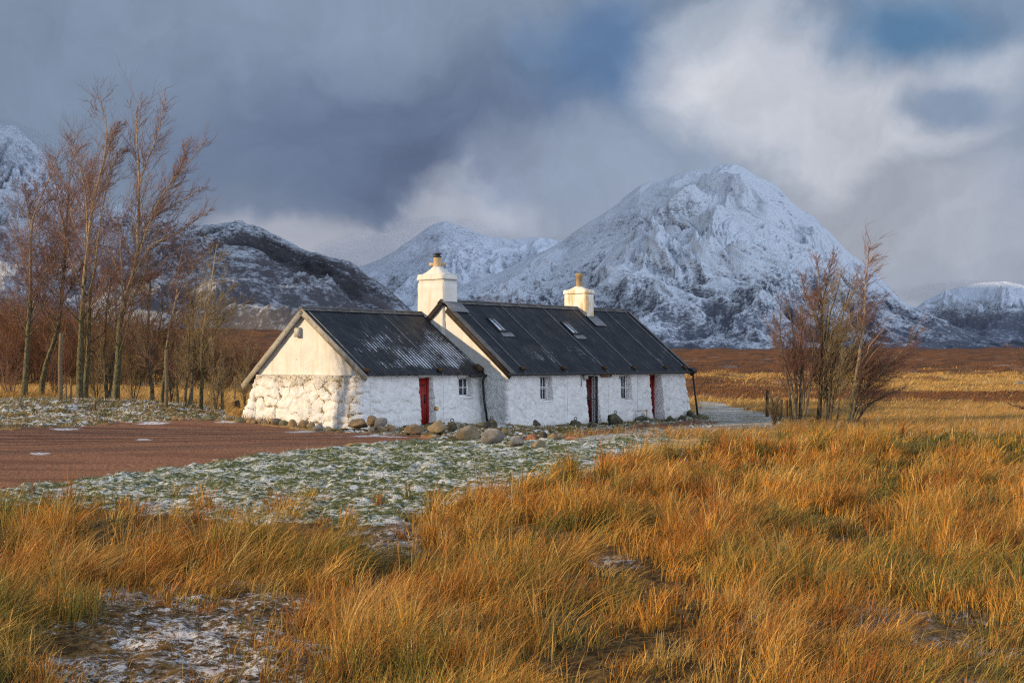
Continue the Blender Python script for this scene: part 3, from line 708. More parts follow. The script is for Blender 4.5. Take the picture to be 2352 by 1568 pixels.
class Slope:
    def __init__(s, se, ze, sr, zr): s.se, s.ze, s.sr, s.zr = se, ze, sr, zr; s.L = math.hypot(sr - se, zr - ze); s.nz = abs(sr - se) / s.L; s.ns = -(zr - ze) / s.L * np.sign(sr - se)
    def p(s, t, g, h=0.0):                        # g: 0 eave .. 1 ridge, h: height off the sheet
        return WV(t, s.se + (s.sr - s.se) * np.asarray(g) + s.ns * h, s.ze + (s.zr - s.ze) * np.asarray(g) + s.nz * np.asarray(h))
    def hit(s, x, y, h=0.0):                      # roof point under a pixel
        g = .5; t = 0
        for _ in range(60):
            ss = s.se + (s.sr - s.se) * g; t = t_at(x, ss); z = z_at(y, t, ss); g += .5 * ((z - s.ze) / (s.zr - s.ze) - g)
        return t, g
RM = Slope(-.22, ZEM - .01, SRM, ZRM); RMB = Slope(6.3, ZEM - .05, SRM, ZRM)
RA = Slope(SA - .18, ZEA - .005, SRA, ZRA); RAB = Slope(7.42, 1.60, SRA, ZRA)
def sheet(sl, t0, t1, frostf, flip=False):
    per = .15; n = int((t1 - t0) / per * 6) + 1; t = np.linspace(t0, t1, n); rows = np.linspace(0, 1, 26)
    T_, G = np.meshgrid(t, rows); ph = np.cos(2 * np.pi * T_ / per)
    sh = .012 * fbm(T_ / 1.2, G * 2, 2, 600); lap = .006 * ((T_ / .82) % 1.0 < .12)
    v = sl.p(T_, G, .012 * ph + sh + lap).reshape(-1, 3)
    q = grid_quads(len(rows), n); me = new_mesh('roof', v, q[:, ::-1] if flip else q, None, True)
    set_attr(me, 'rc', np.stack([(T_ - t0) / 20, G, .5 - .5 * ph], -1).reshape(-1, 3)); f = frostf(T_, G); set_attr(me, 'frost', np.stack([f, f, f], -1).reshape(-1, 3)); return me
fr_a = lambda T_, G: -.10 + .60 * sm(G, .02, .16) * sm(G, .95, .55) * (.75 + .35 * sm(T_, TG, TG + 2.5)) + .3 * fbm(T_ * .7, G * 2.5, 3, 610)
fr_m = lambda T_, G: .40 * sm(G, .08, .18) * sm(G, .55, .35) * sm(T_, .6, 2.0) + .22 * fbm(T_ * .8, G * 2.5, 3, 620) - .08
roofA = part('roof', sheet(RA, TG - .05, -.02, fr_a), M_roof, label='frosted black corrugated roof of the low end')
roofM = part('roof', sheet(RM, -.11, T1 + .22, fr_m), M_roof)
roofAb = part('roof', sheet(RAB, TG - .05, -.02, lambda a, b: a * 0 + .3, True), M_roof)
roofMb = part('roof', sheet(RMB, -.11, T1 + .22, lambda a, b: a * 0 + .2, True), M_roof)
def strip_on(sl, t0, t1, g0, g1, h, th=.012, mb=None):
    mb = mb or MB(); n = 12; ts = np.linspace(t0, t1, n)
    for i in range(n - 1):
        pr = [sl.p(ts[i], g0, h), sl.p(ts[i + 1], g0, h), sl.p(ts[i + 1], g1, h), sl.p(ts[i], g1, h)]
        mb.box8(pr + [sl.p(ts[i], g0, h + th), sl.p(ts[i + 1], g0, h + th), sl.p(ts[i + 1], g1, h + th), sl.p(ts[i], g1, h + th)])
    return mb
for par, sl, sb, a, b in ((roofA, RA, RAB, TG - .07, -.02), (roofM, RM, RMB, -.12, T1 + .24)):
    mb = MB(); strip_on(sl, a, b, 1 - .17 / sl.L, 1.004, .022, .014, mb); strip_on(sb, a, b, 1 - .17 / sb.L, 1.004, .022, .014, mb)
    mb.tube([sl.p(t, 1.0, .045) for t in np.linspace(a, b, 20)], .035, 8)
    part('ridge_cap', mb.mesh('ridge_cap', False), M_ridge, par)
# anchors of the roof ties behind the annex ridge
mb = MB()
for px in (757, 932, 962):
    mb = MB(); t = t_at(px, SRA + .15); c = RAB.p(t, .93, .05); mb.tube([c, c + np.array([0, 0, .10]), c + np.array([0, 0, .17])], [.06, .07, .05], 8)
    part('ridge_anchor', mb.mesh('ridge_anchor', True), M_black, roofAb)
# bargeboards: boards under the rakes
def barge(sl, t, w, g0, g1, th=.03, drop=.0):
    mb = MB(); n = 2; gs = np.linspace(g0, g1, n)
    for i in range(n - 1):
        q = [sl.p(t - th, gs[i], -w), sl.p(t, gs[i], -w), sl.p(t, gs[i + 1], -w), sl.p(t - th, gs[i + 1], -w),
             sl.p(t - th, gs[i], .012), sl.p(t, gs[i], .012), sl.p(t, gs[i + 1], .012), sl.p(t - th, gs[i + 1], .012)]
        mb.box8(q)
    for g in np.linspace(g0 + .06, g1 - .04, 9):   # fixing bolts
        c = sl.p(t - th, g, -w * .45); mb.tube([c, c - np.array([*U, 0]) * .02], .018, 6)
    return mb.mesh('bargeboard')
part('bargeboard', barge(RA, TG - .03, .20, -.02, 1.02, .022), M_barge, roofA); part('bargeboard', barge(RAB, TG - .03, .20, -.02, .998, .022), M_barge, roofAb)
part('bargeboard', barge(RM, -.07, .20, -.02, .90, .022), M_barged, roofM); part('bargeboard', barge(RMB, -.07, .20, -.02, .998), M_barged, roofMb)
part('verge_flashing', strip_on(RM, -.12, .14, -.01, .90, .03, .012).mesh('verge_flashing'), M_ridge, roofM)
part('verge_flashing', strip_on(RM, T1 + .10, T1 + .26, -.01, 1.0, .03, .012).mesh('verge_flashing'), M_ridge, roofM)
part('bargeboard', barge(RM, T1 + .27, .2, -.02, 1.0), M_barged, roofM)
# gutters and pipes
mb = MB(); mb.tube([W3(t, -.27, ZEM - .055 + .004 * math.sin(t * 2)) for t in np.linspace(-.2, T1 + .3, 24)], .045, 8); part('gutter', mb.mesh('gutter', True), M_black)
mb = MB(); mb.tube([W3(t, SA - .24, ZEA - .06) for t in np.linspace(-.9, -.02, 6)], .045, 8)
mb.tube([W3(-.1, SA - .24, ZEA - .08), W3(-.12, SA - .16, ZEA - .22), W3(-.10, SA - .2, 1.0), W3(-.07, SA - .34, .18)], .042, 8); part('downpipe', mb.mesh('downpipe', True), M_black)
mb = MB(); mb.tube([W3(T1 + .22, -.28, ZEM - .08), W3(T1 + .24, -.24, ZEM - .24), W3(T1 + .27, -.32, 1.0), W3(T1 + .33, -.42, .02)], .042, 8)
mb.box8([W3(T1 + .1, -.35, ZEM - .08), W3(T1 + .36, -.35, ZEM - .08), W3(T1 + .36, -.15, ZEM - .08), W3(T1 + .1, -.15, ZEM - .08), W3(T1 + .08, -.33, ZEM + .13), W3(T1 + .36, -.33, ZEM + .13), W3(T1 + .36, -.1, ZEM + .13), W3(T1 + .08, -.1, ZEM + .13)])
part('downpipe', mb.mesh('downpipe', False), M_black)
# skylights
def skylight(cs):
    (ta, ga), (tb, gb) = cs; mb = MB(); w = .055; h = .07
    for (a, b, c, d) in ((ta - w, ta, ga - w / RM.L, gb + w / RM.L), (tb, tb + w, ga - w / RM.L, gb + w / RM.L), (ta, tb, ga - w / RM.L, ga), (ta, tb, gb, gb + w / RM.L),
                         ((ta + tb) / 2 - .018, (ta + tb) / 2 + .018, ga, gb)):
        mb.box8([RM.p(a, c, 0), RM.p(b, c, 0), RM.p(b, d, 0), RM.p(a, d, 0), RM.p(a, c, h), RM.p(b, c, h), RM.p(b, d, h), RM.p(a, d, h)])
    o = part('skylight', mb.mesh('skylight'), M_black)
    g = MB(); g.box8([RM.p(ta, ga, .01), RM.p(tb, ga, .01), RM.p(tb, gb, .01), RM.p(ta, gb, .01), RM.p(ta, ga, .05), RM.p(tb, ga, .05), RM.p(tb, gb, .05), RM.p(ta, gb, .05)])
    part('pane', g.mesh('pane'), M_frostglass, o)
    part('flashing', strip_on(RM, ta - .05, tb + .22, ga - .34 / RM.L, ga - .07 / RM.L, .02).mesh('flashing'), M_lead, o)
for x0, y0, x1, y1 in ((1124, 734, 1157, 761), (1293, 743, 1325, 767)):
    a = RM.hit((x0 + x0 + 14) / 2, y0); b = RM.hit((x1 + x1 - 14) / 2, y1); tm = (a[0] + b[0]) / 2
    skylight(((tm - .19, b[1]), (tm + .19, a[1])))
# roof ties: wire from the ridge, weight block at the eave, wire down the wall
M_wire = simple('tie_wire', (.20, .20, .20), (.30, .30, .30), 8, .5, .4)
TIES = []
for par, sl, s0, xs in ((roofM, RM, -.22, (1200, 1295, 1389, 1456, 1529, 1572)), (roofA, RA, SA - .18, (842, 1010))):
    for x in xs:
        t = t_at(x, s0 + .15); mb = MB(); mb.tube([sl.p(t, g, .034) for g in np.linspace(.07, .96, 8)], .009, 5)
        e = sl.p(t, .0, .03); mb.tube([sl.p(t, .05, .05), e, e * np.array([1, 1, 0]) + np.array([0, 0, .35])], .005, 4)
        part('tie_wire', mb.mesh('tie_wire', True), M_wire, par)
        mb = MB(); g0 = .03 + .14 / sl.L
        mb.box8([sl.p(t - .10, .035, .01), sl.p(t + .11, .03, .01), sl.p(t + .10, g0, .01), sl.p(t - .09, g0 + .01, .01), sl.p(t - .09, .04, .12), sl.p(t + .09, .045, .13), sl.p(t + .08, g0 - .01, .11), sl.p(t - .08, g0, .12)])
        part('tie_block', mb.mesh('tie_block'), M_stump, par); TIES.append(t)
t = -.12; mb = MB(); mb.box8([RA.p(t - .18, .04, .0), RA.p(t + .1, .02, .0), RA.p(t + .1, .12, .0), RA.p(t - .12, .12, .0), RA.p(t - .12, .05, .16), RA.p(t + .08, .04, .15), RA.p(t + .06, .11, .14), RA.p(t - .1, .11, .15)])
part('tie_block', mb.mesh('tie_block'), M_stump, roofA)

def rough_block(t0, t1, s0, s1, z0, z1, n=12, amp=.012, seed=0, taper=0.0):
    bm = bmesh.new(); bmesh.ops.create_cube(bm, size=1); bmesh.ops.bevel(bm, geom=bm.edges[:], offset=.035, segments=2, affect='EDGES')
    bmesh.ops.subdivide_edges(bm, edges=[e for e in bm.edges if e.calc_length() > .3], cuts=n, use_grid_fill=True)
    v = np.array([w.co for w in bm.verts]); q = [[x.index for x in f.verts] for f in bm.faces]; bm.free()
    k = 1 - taper * (v[:, 2] + .5); tm, sm_ = (t0 + t1) / 2, (s0 + s1) / 2
    t = tm + v[:, 0] * (t1 - t0) * k; s = sm_ + v[:, 1] * (s1 - s0) * k; z = z0 + (v[:, 2] + .5) * (z1 - z0)
    t = t + amp * fbm(s * 3 + 3, z * 3, 3, seed); s = s + amp * fbm(t * 3, z * 3, 3, seed + 1)
    me = bpy.data.meshes.new('block'); me.from_pydata([tuple(p) for p in WV(t, s, z)], [], q); me.polygons.foreach_set('use_smooth', np.ones(len(me.polygons), bool)); return me
def lathe(t, s, prof, sides=16):
    mb = MB(); c = W3(t, s, 0); mb.tube([c + np.array([0, 0, z]) for z, r in prof], [r for z, r in prof], sides); return mb
# big chimney on the cross gable
c1 = part('chimney', rough_block(-.03, .72, 3.02, 4.42, 2.2, 5.43, seed=700, taper=.02), M_smooth); set_attr(c1.data, 'wear', np.zeros(len(c1.data.vertices)))
me_ = rough_block(-.055, .745, 2.995, 4.445, 5.42, 5.64, n=6, seed=710, taper=.06); set_attr(me_, 'wear', np.zeros(len(me_.vertices))); part('cornice', me_, M_smooth, c1)
def frustum(t0, t1, s0, s1, z0, z1, r, n=28):
    tm, sm_ = (t0 + t1) / 2, (s0 + s1) / 2; rows = 9; v = []
    for i in range(rows):
        k = i / (rows - 1); kk = k ** .6
        for j in range(n):
            a = 2 * math.pi * j / n; ca, sa_ = math.cos(a), math.sin(a); mx = max(abs(ca), abs(sa_))
            bt, bs = (t1 - t0) / 2 * ca / mx, (s1 - s0) / 2 * sa_ / mx
            v.append(W3(tm + bt * (1 - kk) + r * ca * kk, sm_ + bs * (1 - kk) + r * sa_ * kk, z0 + (z1 - z0) * k))
    v.append(W3(tm, sm_, z1)); q = []
    for i in range(rows - 1):
        for j in range(n): q.append([i * n + j, i * n + (j + 1) % n, (i + 1) * n + (j + 1) % n, (i + 1) * n + j])
    tr = [[(rows - 1) * n + j, (rows - 1) * n + (j + 1) % n, rows * n] for j in range(n)]
    return new_mesh('chimney_cap', v, q, tr, True)
me_ = frustum(-.03, .72, 3.02, 4.42, 5.62, 5.92, .18); set_attr(me_, 'wear', np.zeros(len(me_.vertices))); part('chimney_cap', me_, M_smooth, c1)
pot = lathe(.345, 3.72, [(5.88, .17), (5.95, .155), (6.22, .145), (6.24, .155), (6.28, .155), (6.28, .12)])
for dt, ds in ((-.06, .16), (.10, -.14)):
    b = W3(.345, 3.72, 6.0); pot.tube([b, W3(.345 + dt * 1.9, 3.72 + ds * 1.9, 6.03)], .06, 10)
part('chimney_pot', pot.mesh('pot', True), M_pot, c1)
part('cowl', lathe(.345, 3.72, [(6.26, .155), (6.33, .16), (6.34, .10), (6.37, .10), (6.38, .17), (6.42, .16), (6.44, .10)]).mesh('cowl', True), M_black, c1)
part('flashing', strip_on(RM, -.06, .84, .83, .975, .045, .02).mesh('flashing'), M_lead, c1)
# slender chimney half way along
tl, sl_, = t_at(1348, 2.62), 2.62; tr_ = t_at(1364, 2.62)
c2 = part('chimney', rough_block(tl, tr_, 2.6, 3.84, 3.6, z_at(672, tl, 2.62), seed=720, taper=.03), M_stack)
zt = z_at(673, tl, 2.62)
part('cornice', rough_block(tl - .03, tr_ + .03, 2.57, 3.87, zt - .01, zt + .16, n=5, seed=730, taper=.04), M_stack, c2)
part('chimney_cap', frustum(tl, tr_, 2.6, 3.84, zt + .15, zt + .30, .17), M_stack, c2)
tm = (tl + tr_) / 2
part('chimney_pot', lathe(tm, 3.2, [(zt + .26, .16), (zt + .3, .145), (zt + .62, .125), (zt + .64, .15), (zt + .69, .15), (zt + .70, .165), (zt + .84, .165), (zt + .86, .15), (zt + .86, .1)]).mesh('pot', True), M_potd, c2)
part('flashing', strip_on(RM, tl - .04, tr_ + .20, .70, .86, .045, .02).mesh('flashing'), M_lead, c2)

# doors, windows
def boxts(mb, t0, t1, s0, s1, z0, z1):
    mb.box8([W3(t0, s0, z0), W3(t1, s0, z0), W3(t1, s1, z0), W3(t0, s1, z0), W3(t0, s0, z1), W3(t1, s0, z1), W3(t1, s1, z1), W3(t0, s1, z1)])
def door(o, s, m, frame=.06, gap=.0, zb=0.0):
    a, b, _, top = o; f = MB(); boxts(f, a - .06, a + frame, s - .04, s + .06, zb, top - frame); boxts(f, b - frame, b + .06, s - .04, s + .06, zb, top - frame); boxts(f, a - .06, b + .06, s - .04, s + .06, top - frame, top + .05)
    d = MB(); n = 5; w = (b - a - 2 * frame) / n
    for i in range(n): boxts(d, a + frame + i * w + .006, a + frame + (i + 1) * w - .006, s + .0, s + .05, zb, top - frame - .005)
    boxts(d, a + frame, b - frame, s + .012, s + .04, zb, top - frame - .005)
    dd = part('door', d.mesh('door'), m); part('door_frame', f.mesh('door_frame'), m, dd)
    h = MB(); boxts(h, b - frame - .14, b - frame - .09, s - .03, s - .002, zb + .85, zb + 1.15); part('handle', h.mesh('handle'), M_black, dd)
    h = MB(); boxts(h, a + frame, b - .2, s - .012, s - .001, zb + 1.45, zb + 1.5); part('hinge', h.mesh('hinge'), M_black, dd)
    return dd
door(o_ad, SA + .30, M_red, .07, zb=.1); door(o_d2, .30, M_dred, .06, zb=-.05); door(o_d3, .36, M_red, .07, zb=-.05)
def lintel(o, s, ext=.12):
    mb = MB(); boxts(mb, o[0] - .05, o[1] + ext, s - .015, s + .3, o[3] + .02, o[3] + .10); me = mb.mesh('lintel'); set_attr(me, 'wear', np.zeros(len(me.vertices))); part('lintel', me, M_smooth)
lintel(o_ad, SA + .0); lintel(o_aw, SA + .0, .3)
def window(o, s, bars, cross, rows=2, cols=2):
    a, b, c, d = o; f = MB(); w = .045
    boxts(f, a - .05, a + w, s, s + .06, c - .03, d + .03); boxts(f, b - w, b + .05, s, s + .06, c - .03, d + .03); boxts(f, a + w, b - w, s, s + .06, c - .03, c + w + .03); boxts(f, a + w, b - w, s, s + .06, d - w, d + .03)
    for i in range(1, cols): x = a + (b - a) * i / cols; boxts(f, x - .014, x + .014, s + .006, s + .05, c + w + .03, d - w)
    for i in range(1, rows): z = c + (d - c) * i / rows; boxts(f, a + w, b - w, s + .01, s + .045, z - .014, z + .014)
    o_ = part('window', f.mesh('window'), M_frame)
    g = MB(); boxts(g, a, b, s + .03, s + .04, c, d); part('pane', g.mesh('pane'), M_glass, o_)
    if bars:
        g = MB()
        for i in range(bars):
            x = a + (b - a) * (i + .5) / bars; g.tube([W3(x, .10, c - .0), W3(x, .10, d)], .011, 6)
        z = c + (d - c) * cross; g.tube([W3(a, .09, z + .05), W3(b, .09, z - .02)], .012, 6); part('bars', g.mesh('bars', True), M_frame, o_)
    sl = MB(); boxts(sl, a - .02, b + .02, s - .30, s - .001, c - .035, c + .012); part('sill', sl.mesh('sill'), M_frame, o_)
window(o_aw, SA + .24, 0, 0, 2, 3); window(o_w1, .20, 5, .55, 2, 2); window(o_w2, .20, 5, .5, 2, 2)
a, b, _, top = o_d2; g = MB()
for i in range(7):
    x = a + .03 + (b - a - .06) * i / 6; r = .011 if i < 6 else .03
    g.tube([W3(x, -.02, .0), W3(x, -.02, top - .06)], r, 6)
for z in (.06, .95, top - .06): g.tube([W3(a + .02, -.02, z), W3(b - .02, -.02, z)], .016, 6)
part('gate', g.mesh('gate', False), M_black, label='black barred iron gate across the doorway')
# vent on the white gable, box and conduit, brass knocker
zc_ = z_at(762, TG, 3.9); sc_ = s_at(686, TG + .08)
mb = MB(); q = [W3(TG + .08, sc_ - .12, zc_ - .16), W3(TG + .08, sc_ + .12, zc_ - .16), W3(TG - .05, sc_ + .10, zc_ - .17), W3(TG - .05, sc_ - .10, zc_ - .17), W3(TG + .08, sc_ - .12, zc_ + .16), W3(TG + .08, sc_ + .12, zc_ + .16), W3(TG - .02, sc_ + .11, zc_ + .13), W3(TG - .02, sc_ - .11, zc_ + .13)]
mb.box8(q); part('vent', mb.mesh('vent'), M_grey)
t0_, t1_ = t_at(1339, -.05), t_at(1346, -.05); mb = MB(); boxts(mb, t0_, t1_, -.16, .0, z_at(871, t0_, 0), z_at(857, t0_, 0)); tq = t_at(1334, -.05)
mb.tube([W3(tq, -.09, z_at(858, tq, 0)), W3(tq, -.10, z_at(887, tq, 0))], .018, 6); part('meter_box', mb.mesh('meter_box'), M_grey)
mb = MB(); tb = o_ad[1]; c = W3(tb + .05, SA - .06, z_at(938, tb, SA)); mb.tube([c + np.array([*V, 0]) * .03, c - np.array([*V, 0]) * .02, c - np.array([*V, 0]) * .06], [.085, .08, .03], 14)
part('bell', mb.mesh('bell', True), M_brass)
# wooden name board over the door (its lettering too small to read)
ts, te = t_at(1378, -.03), t_at(1402, -.03); zs, ze = z_at(865.5, ts, 0), z_at(857.5, ts, 0)
def thing_mesh(name, mb, m, loc, label, cat, group=None, smooth=False):
    me = mb.mesh(name, smooth); me.transform(Matrix.Translation(-Vector(loc))); return tag(obj(name, me, m, None, loc), label, cat, group)
mb = MB(); boxts(mb, ts, te, -.12, -.075, zs, ze); thing_mesh('sign', mb, M_sign, W3((ts + te) / 2, -.1, zs), 'small brown wooden name board under the eaves right of the barred doorway', 'sign')
# standing water tap
tx, ty, tz = at_pix(1485.5, 957); mb = MB(); b = W3(t_at(1485.5, -.45), -.45, 0)
mb.tube([b, b + np.array([0, 0, .42])], .028, 8); mb.tube([b + np.array([0, 0, .40]), b + np.array([*(-U * .0 + V * .05), .42]), b + np.array([*(-U * .45 + V * .1), .43])], .018, 8); mb.tube([b + np.array([0, 0, .42]), b + np.array([0, 0, .47])], .04, 8)
thing_mesh('water_tap', mb, M_pot, b, 'thin standing water pipe with a tap against the cottage front', 'tap', smooth=True)

# ------------------------------------------------------------------ boulders and stones
def rock_mesh(w, d, h, seed, facets, rough, sub=4):
    bm = bmesh.new(); bmesh.ops.create_icosphere(bm, subdivisions=sub, radius=1); v = np.array([x.co for x in bm.verts]); f = np.array([[x.index for x in y.verts] for y in bm.faces]); bm.free()
    r = np.random.default_rng(seed)
    for _ in range(facets):
        n = r.normal(size=3); n[2] = abs(n[2]) * .9; n /= np.linalg.norm(n); dd = r.uniform(.42, .80)
        k = np.maximum(0, v @ n - dd); v = v - n * k[:, None] * .98
    v = v + v * (rough * (fbm(v[:, 0] * 1.6 + seed, v[:, 1] * 1.6 + v[:, 2] * 1.3, 4, seed))[:, None] + rough * .3 * fbm(v[:, 0] * 6, v[:, 2] * 6 + v[:, 1] * 5, 3, seed + 1)[:, None])
    mn, mx = v.min(0), v.max(0); v = (v - (mn + mx) / 2) / (mx - mn) * np.array([w, d, h]); v[:, 2] += h / 2
    return new_mesh('rock', v, None, f, True)
ri = [0]
def rock(x, y, w, h, kind, label, facets=9, rough=.08, name='boulder', cat='boulder', group=None, D=None, z=None, rot=None, tilt=0, ring=False, dk=.8, sink=.12):
    if name == 'boulder': y += h * .04; w *= .93; h *= .92
    ri[0] += 1; sd = 1000 + ri[0] * 13
    if D is None: wx, wy, wz = at_pix(x, y + h / 2)
    else: wx, wy = (x - CX) / F * D, D; wz = ZC - (y + h / 2 - HZ) * D / F if z is None else z
    k = wy / F; hh = h * k * (1 + sink); ww = w * k
    me = rock_mesh(ww, ww * dk, hh, sd, facets + (5 if facets > 5 else 0), rough, 4 if w > 26 else 3)
    o = obj(name, me, M_rk[kind], None, (wx, wy + ww * dk * .25, wz - h * k * sink)); o.rotation_euler = (0, math.radians(tilt), 0 if rot is None else rot)
    tag(o, label, cat, group)
    if ring:
        mb = MB(); r_ = .05; an = np.linspace(0, 2 * np.pi, 13); mb.tube([(r_ * math.cos(q), 0, hh + .045 + r_ * math.sin(q)) for q in an], .014, 6, False); mb.tube([(0, 0, hh - .12), (0, 0, hh + .01)], .018, 6)
        obj('ring', mb.mesh('ring', True), M_black, o)
    return o
G1 = 'stones lining the foot of the gable'
row = [(526, 959, 24, 11, 'tan', 'low tan stone just beyond the far corner of the gable'), (550, 962, 25, 13, 'moss', 'green moss covered stone at the far corner of the gable'), (575, 963, 24, 13, 'brown', 'humped brown stone beside the mossy stone at the gable corner'),
       (582, 967.5, 17, 7, 'brown', 'small flat brown stone half hidden behind the second humped stone'), (598, 965.5, 17, 12, 'tan', 'round tan stone fifth from the far end of the gable row'), (610, 968, 17, 11, 'grey', 'cracked grey stone touching the round tan stone'),
       (632, 967, 28, 15, 'grey', 'wide smooth grey stone in the middle of the gable row'), (652, 970.7, 24, 13, 'moss', 'low lichen spotted stone right of the wide grey stone'), (670, 971.5, 23, 17, 'brown', 'upright squarish brown stone in the gable row'),
       (694, 973.6, 34, 18, 'brown', 'largest peaked stone of the gable row'), (713, 976, 20, 15, 'tan', 'leaning stone against the largest peaked stone'), (729, 981.5, 25, 15, 'grey', 'dark pointed stone at the road end of the gable row')]
for i, (x, y, w, h, k, lb) in enumerate(row): rock(x, y, w, h, k, lb, 5, .07, 'stone', 'stone', G1, sink=.3)
rock(822, 979, 50, 22, 'brown', 'long sloping brown boulder under the cottage corner', 6, .06)
rock(855, 985, 21, 15, 'grey', 'small pale grey stone at the centre of the stacked pile', 7, .1, 'stone', 'stone')
rock(876.5, 987, 23, 16, 'tan', 'low tan stone at the front of the stacked pile', 5, .06, 'stone', 'stone')
rock(897, 983.5, 24, 21, 'brown', 'dark brown boulder propping the right of the stacked pile', 6, .06)
rock(853.7, 964, 28, 25, 'brown', 'smooth round brown boulder perched upper left on the stacked pile', 2, .03, D=at_pix(856, 992)[1] + .12)
rock(877.5, 968, 38, 24, 'grey', 'tilted oval boulder with frost on top of the stacked pile', 3, .05, D=at_pix(880, 993)[1] + .05, tilt=-24)
rock(950, 986.5, 50, 24, 'brown', 'broad brown block of rock left of the red door', 10, .05)
rock(971, 993, 17, 8, 'tan', 'small flat stone between the brown block and the pale boulder', 8, .05, 'stone', 'stone')
rock(1003.7, 987, 51, 32, 'tan', 'big pale rounded boulder in front of the red door', 9, .05, dk=.9)
rock(1038.5, 984, 24, 24, 'dark', 'dark anchor stone with an iron ring between two pale boulders', 6, .06, ring=True)
rock(1074, 991.5, 62, 37, 'tan', 'largest angular tan boulder under the small annex window', 12, .04, dk=.85)
rock(1136, 998, 64, 43, 'grey', 'sharp edged slanting grey boulder with a pointed top', 8, .03, tilt=-14, dk=.8)
rock(1186, 1013, 40, 26, 'grey', 'knobbly blue grey boulder at the edge of the frosted lawn', 9, .14)
rock(1224, 1000, 34, 17, 'red', 'rust red block beside the gravel path', 10, .04)
rock(1248, 1000, 19, 18, 'dark', 'dark round stone between the red block and the orange stones', 4, .05, 'stone', 'stone')
rock(1270, 1002.5, 25, 15, 'tan', 'low orange stone at the edge of the gravel path', 6, .05, 'stone', 'stone')
rock(1287, 999.5, 20, 18, 'tan', 'upright orange stone behind the low orange stone', 6, .05, 'stone', 'stone')
rock(1236, 1018, 36, 21, 'tan', 'nearest weathered boulder with rushes at its right side', 8, .08)
rock(1315, 1005.5, 33, 9, 'red', 'long flat reddish stone lying along the gravel path', 8, .04, 'stone', 'stone')
rock(1159, 989, 19, 17, 'moss', 'yellow mossy stone at the corner of the main house', 5, .07, 'stone', 'stone')
rock(1110, 983, 41, 11, 'dark', 'flat dark slab below the annex downpipe', 8, .04, 'slab', 'stone slab')
G2 = 'anchor stones along the cottage front'
for x, y, w, h, lb, rg in ((1129, 975, 29, 17, 'dark anchor stone with iron ring by the annex downpipe', True), (1226, 972, 34, 20, 'square mossy anchor stone with ring below the first barred window', True), (1322, 972, 28, 21, 'humped dark anchor stone with ring left of the barred doorway', True),
                           (1361, 974, 23, 16, 'dark doorstep stone at the foot of the barred doorway', False), (1414, 962, 36, 25, 'largest dark mossy anchor stone right of the barred doorway', True), (1478, 961.5, 38, 13, 'long low dark anchor stone beside the water tap', True),
                           (1540, 961.5, 27, 13, 'low black stone right of the far red door', False), (1567, 960, 21, 13, 'dark stone at the right end of the cottage front', False), (1585, 953, 16, 15, 'dark stone at the foot of the corner downpipe', False), (1599, 957, 19, 9, 'last low dark stone beyond the cottage corner', False)):
    rock(x, y, w, h, 'dark', lb, 6, .09, 'stone', 'stone', G2, ring=rg, sink=.2)
rock(475, 957, 32, 14, 'moss', 'yellow mossed boulder at the far edge of the road', 4, .06)
rock(402, 959, 15, 10, 'brown', 'left of two small brown stones on the far road edge', 5, .07, 'stone', 'stone'); rock(416, 959.5, 17, 10, 'brown', 'right of two small brown stones on the far road edge', 5, .07, 'stone', 'stone')
rock(1813, 879, 14, 10, 'grey', 'small pale boulder out on the brown moor', 6, .08, 'boulder', 'boulder', sink=.3)
for x, y, w, h, lb in ((2017, 893, 14, 10, 'pale lichened boulder standing out on the brown moor past the birches'), (1966, 876, 9, 4, 'small pale rock on the moor above the golden grass'), (2340, 879, 24, 10, 'mossy boulder on the moor at the right picture edge')):
    rock(x, y, w, h, 'grey', lb, 6, .1, sink=.4)

# ------------------------------------------------------------------ posts
def post(x, y0, y1, wpx, label, m=None, lean=0.0, D=None, group=None, name='fence_post', cat='post'):
    wx, wy, wz = at_pix(x, y1)
    if D: wx, wy = (x - CX) / F * D, D; wz = float(ground_z(wx, wy)[0]) - .05
    ztop = ZC - (y0 - HZ) * wy / F; r = wpx * wy / F / 2; h = ztop - wz + .1; n = 9
    zz = np.linspace(0, h, n); c = np.stack([lean * zz + .01 * np.sin(zz * 3 + x), .008 * np.cos(zz * 2.3 + x), zz], -1)
    mb = MB(); mb.tube(c, r * np.linspace(1.08, .92, n), 10); me = mb.mesh(name, False)
    o = obj(name, me, m or M_wood, None, (wx, wy, wz - .1)); tag(o, label, cat, group); return o
post(138, 765, 925, 10, 'thick pale wooden pole standing among the birch trunks', lean=.01, name='pole', cat='pole')
post(382, 803, 937, 8, 'brown wooden pole in front of the slim birches', name='pole', cat='pole'); post(511, 824, 948, 7, 'tall thin wooden pole between the trees and the gable', name='pole', cat='pole')
GP = 'fence posts behind the birch trees'
post(151, 882, 922, 4, 'left post of the pair just right of the thick pole', group=GP); post(163, 869, 922, 4.5, 'taller right post of the pair near the thick pole', group=GP); post(219, 922, 941, 5, 'short stubby post right of the twin birch trunks', M_stump, group=GP)
post(539, 864, 920, 4, 'slender pale post close behind the cottage corner', group=GP)
GR = 'fence posts beside the frosty track'
post(1762, 896, 957, 7.5, 'tallest dark post at the edge of the frosty track', M_stump, .02, group=GR); post(1792, 917, 966, 6.5, 'leaning post in the middle of the three by the track', M_stump, .06, group=GR); post(1806, 918, 967, 7, 'post nearest the multi stemmed tree by the track', M_stump, .04, group=GR)
post(1985, 967, 992, 5, 'lone short post right of the wind bent birch', M_stump, group=GR)
wx, wy, wz = at_pix(545, 950); mb = MB(); mb.tube([(0, 0, 0), (-.02, 0, .3), (-.06, 0, .62), (-.07, 0, .64)], [.13, .16, .17, .12], 12)
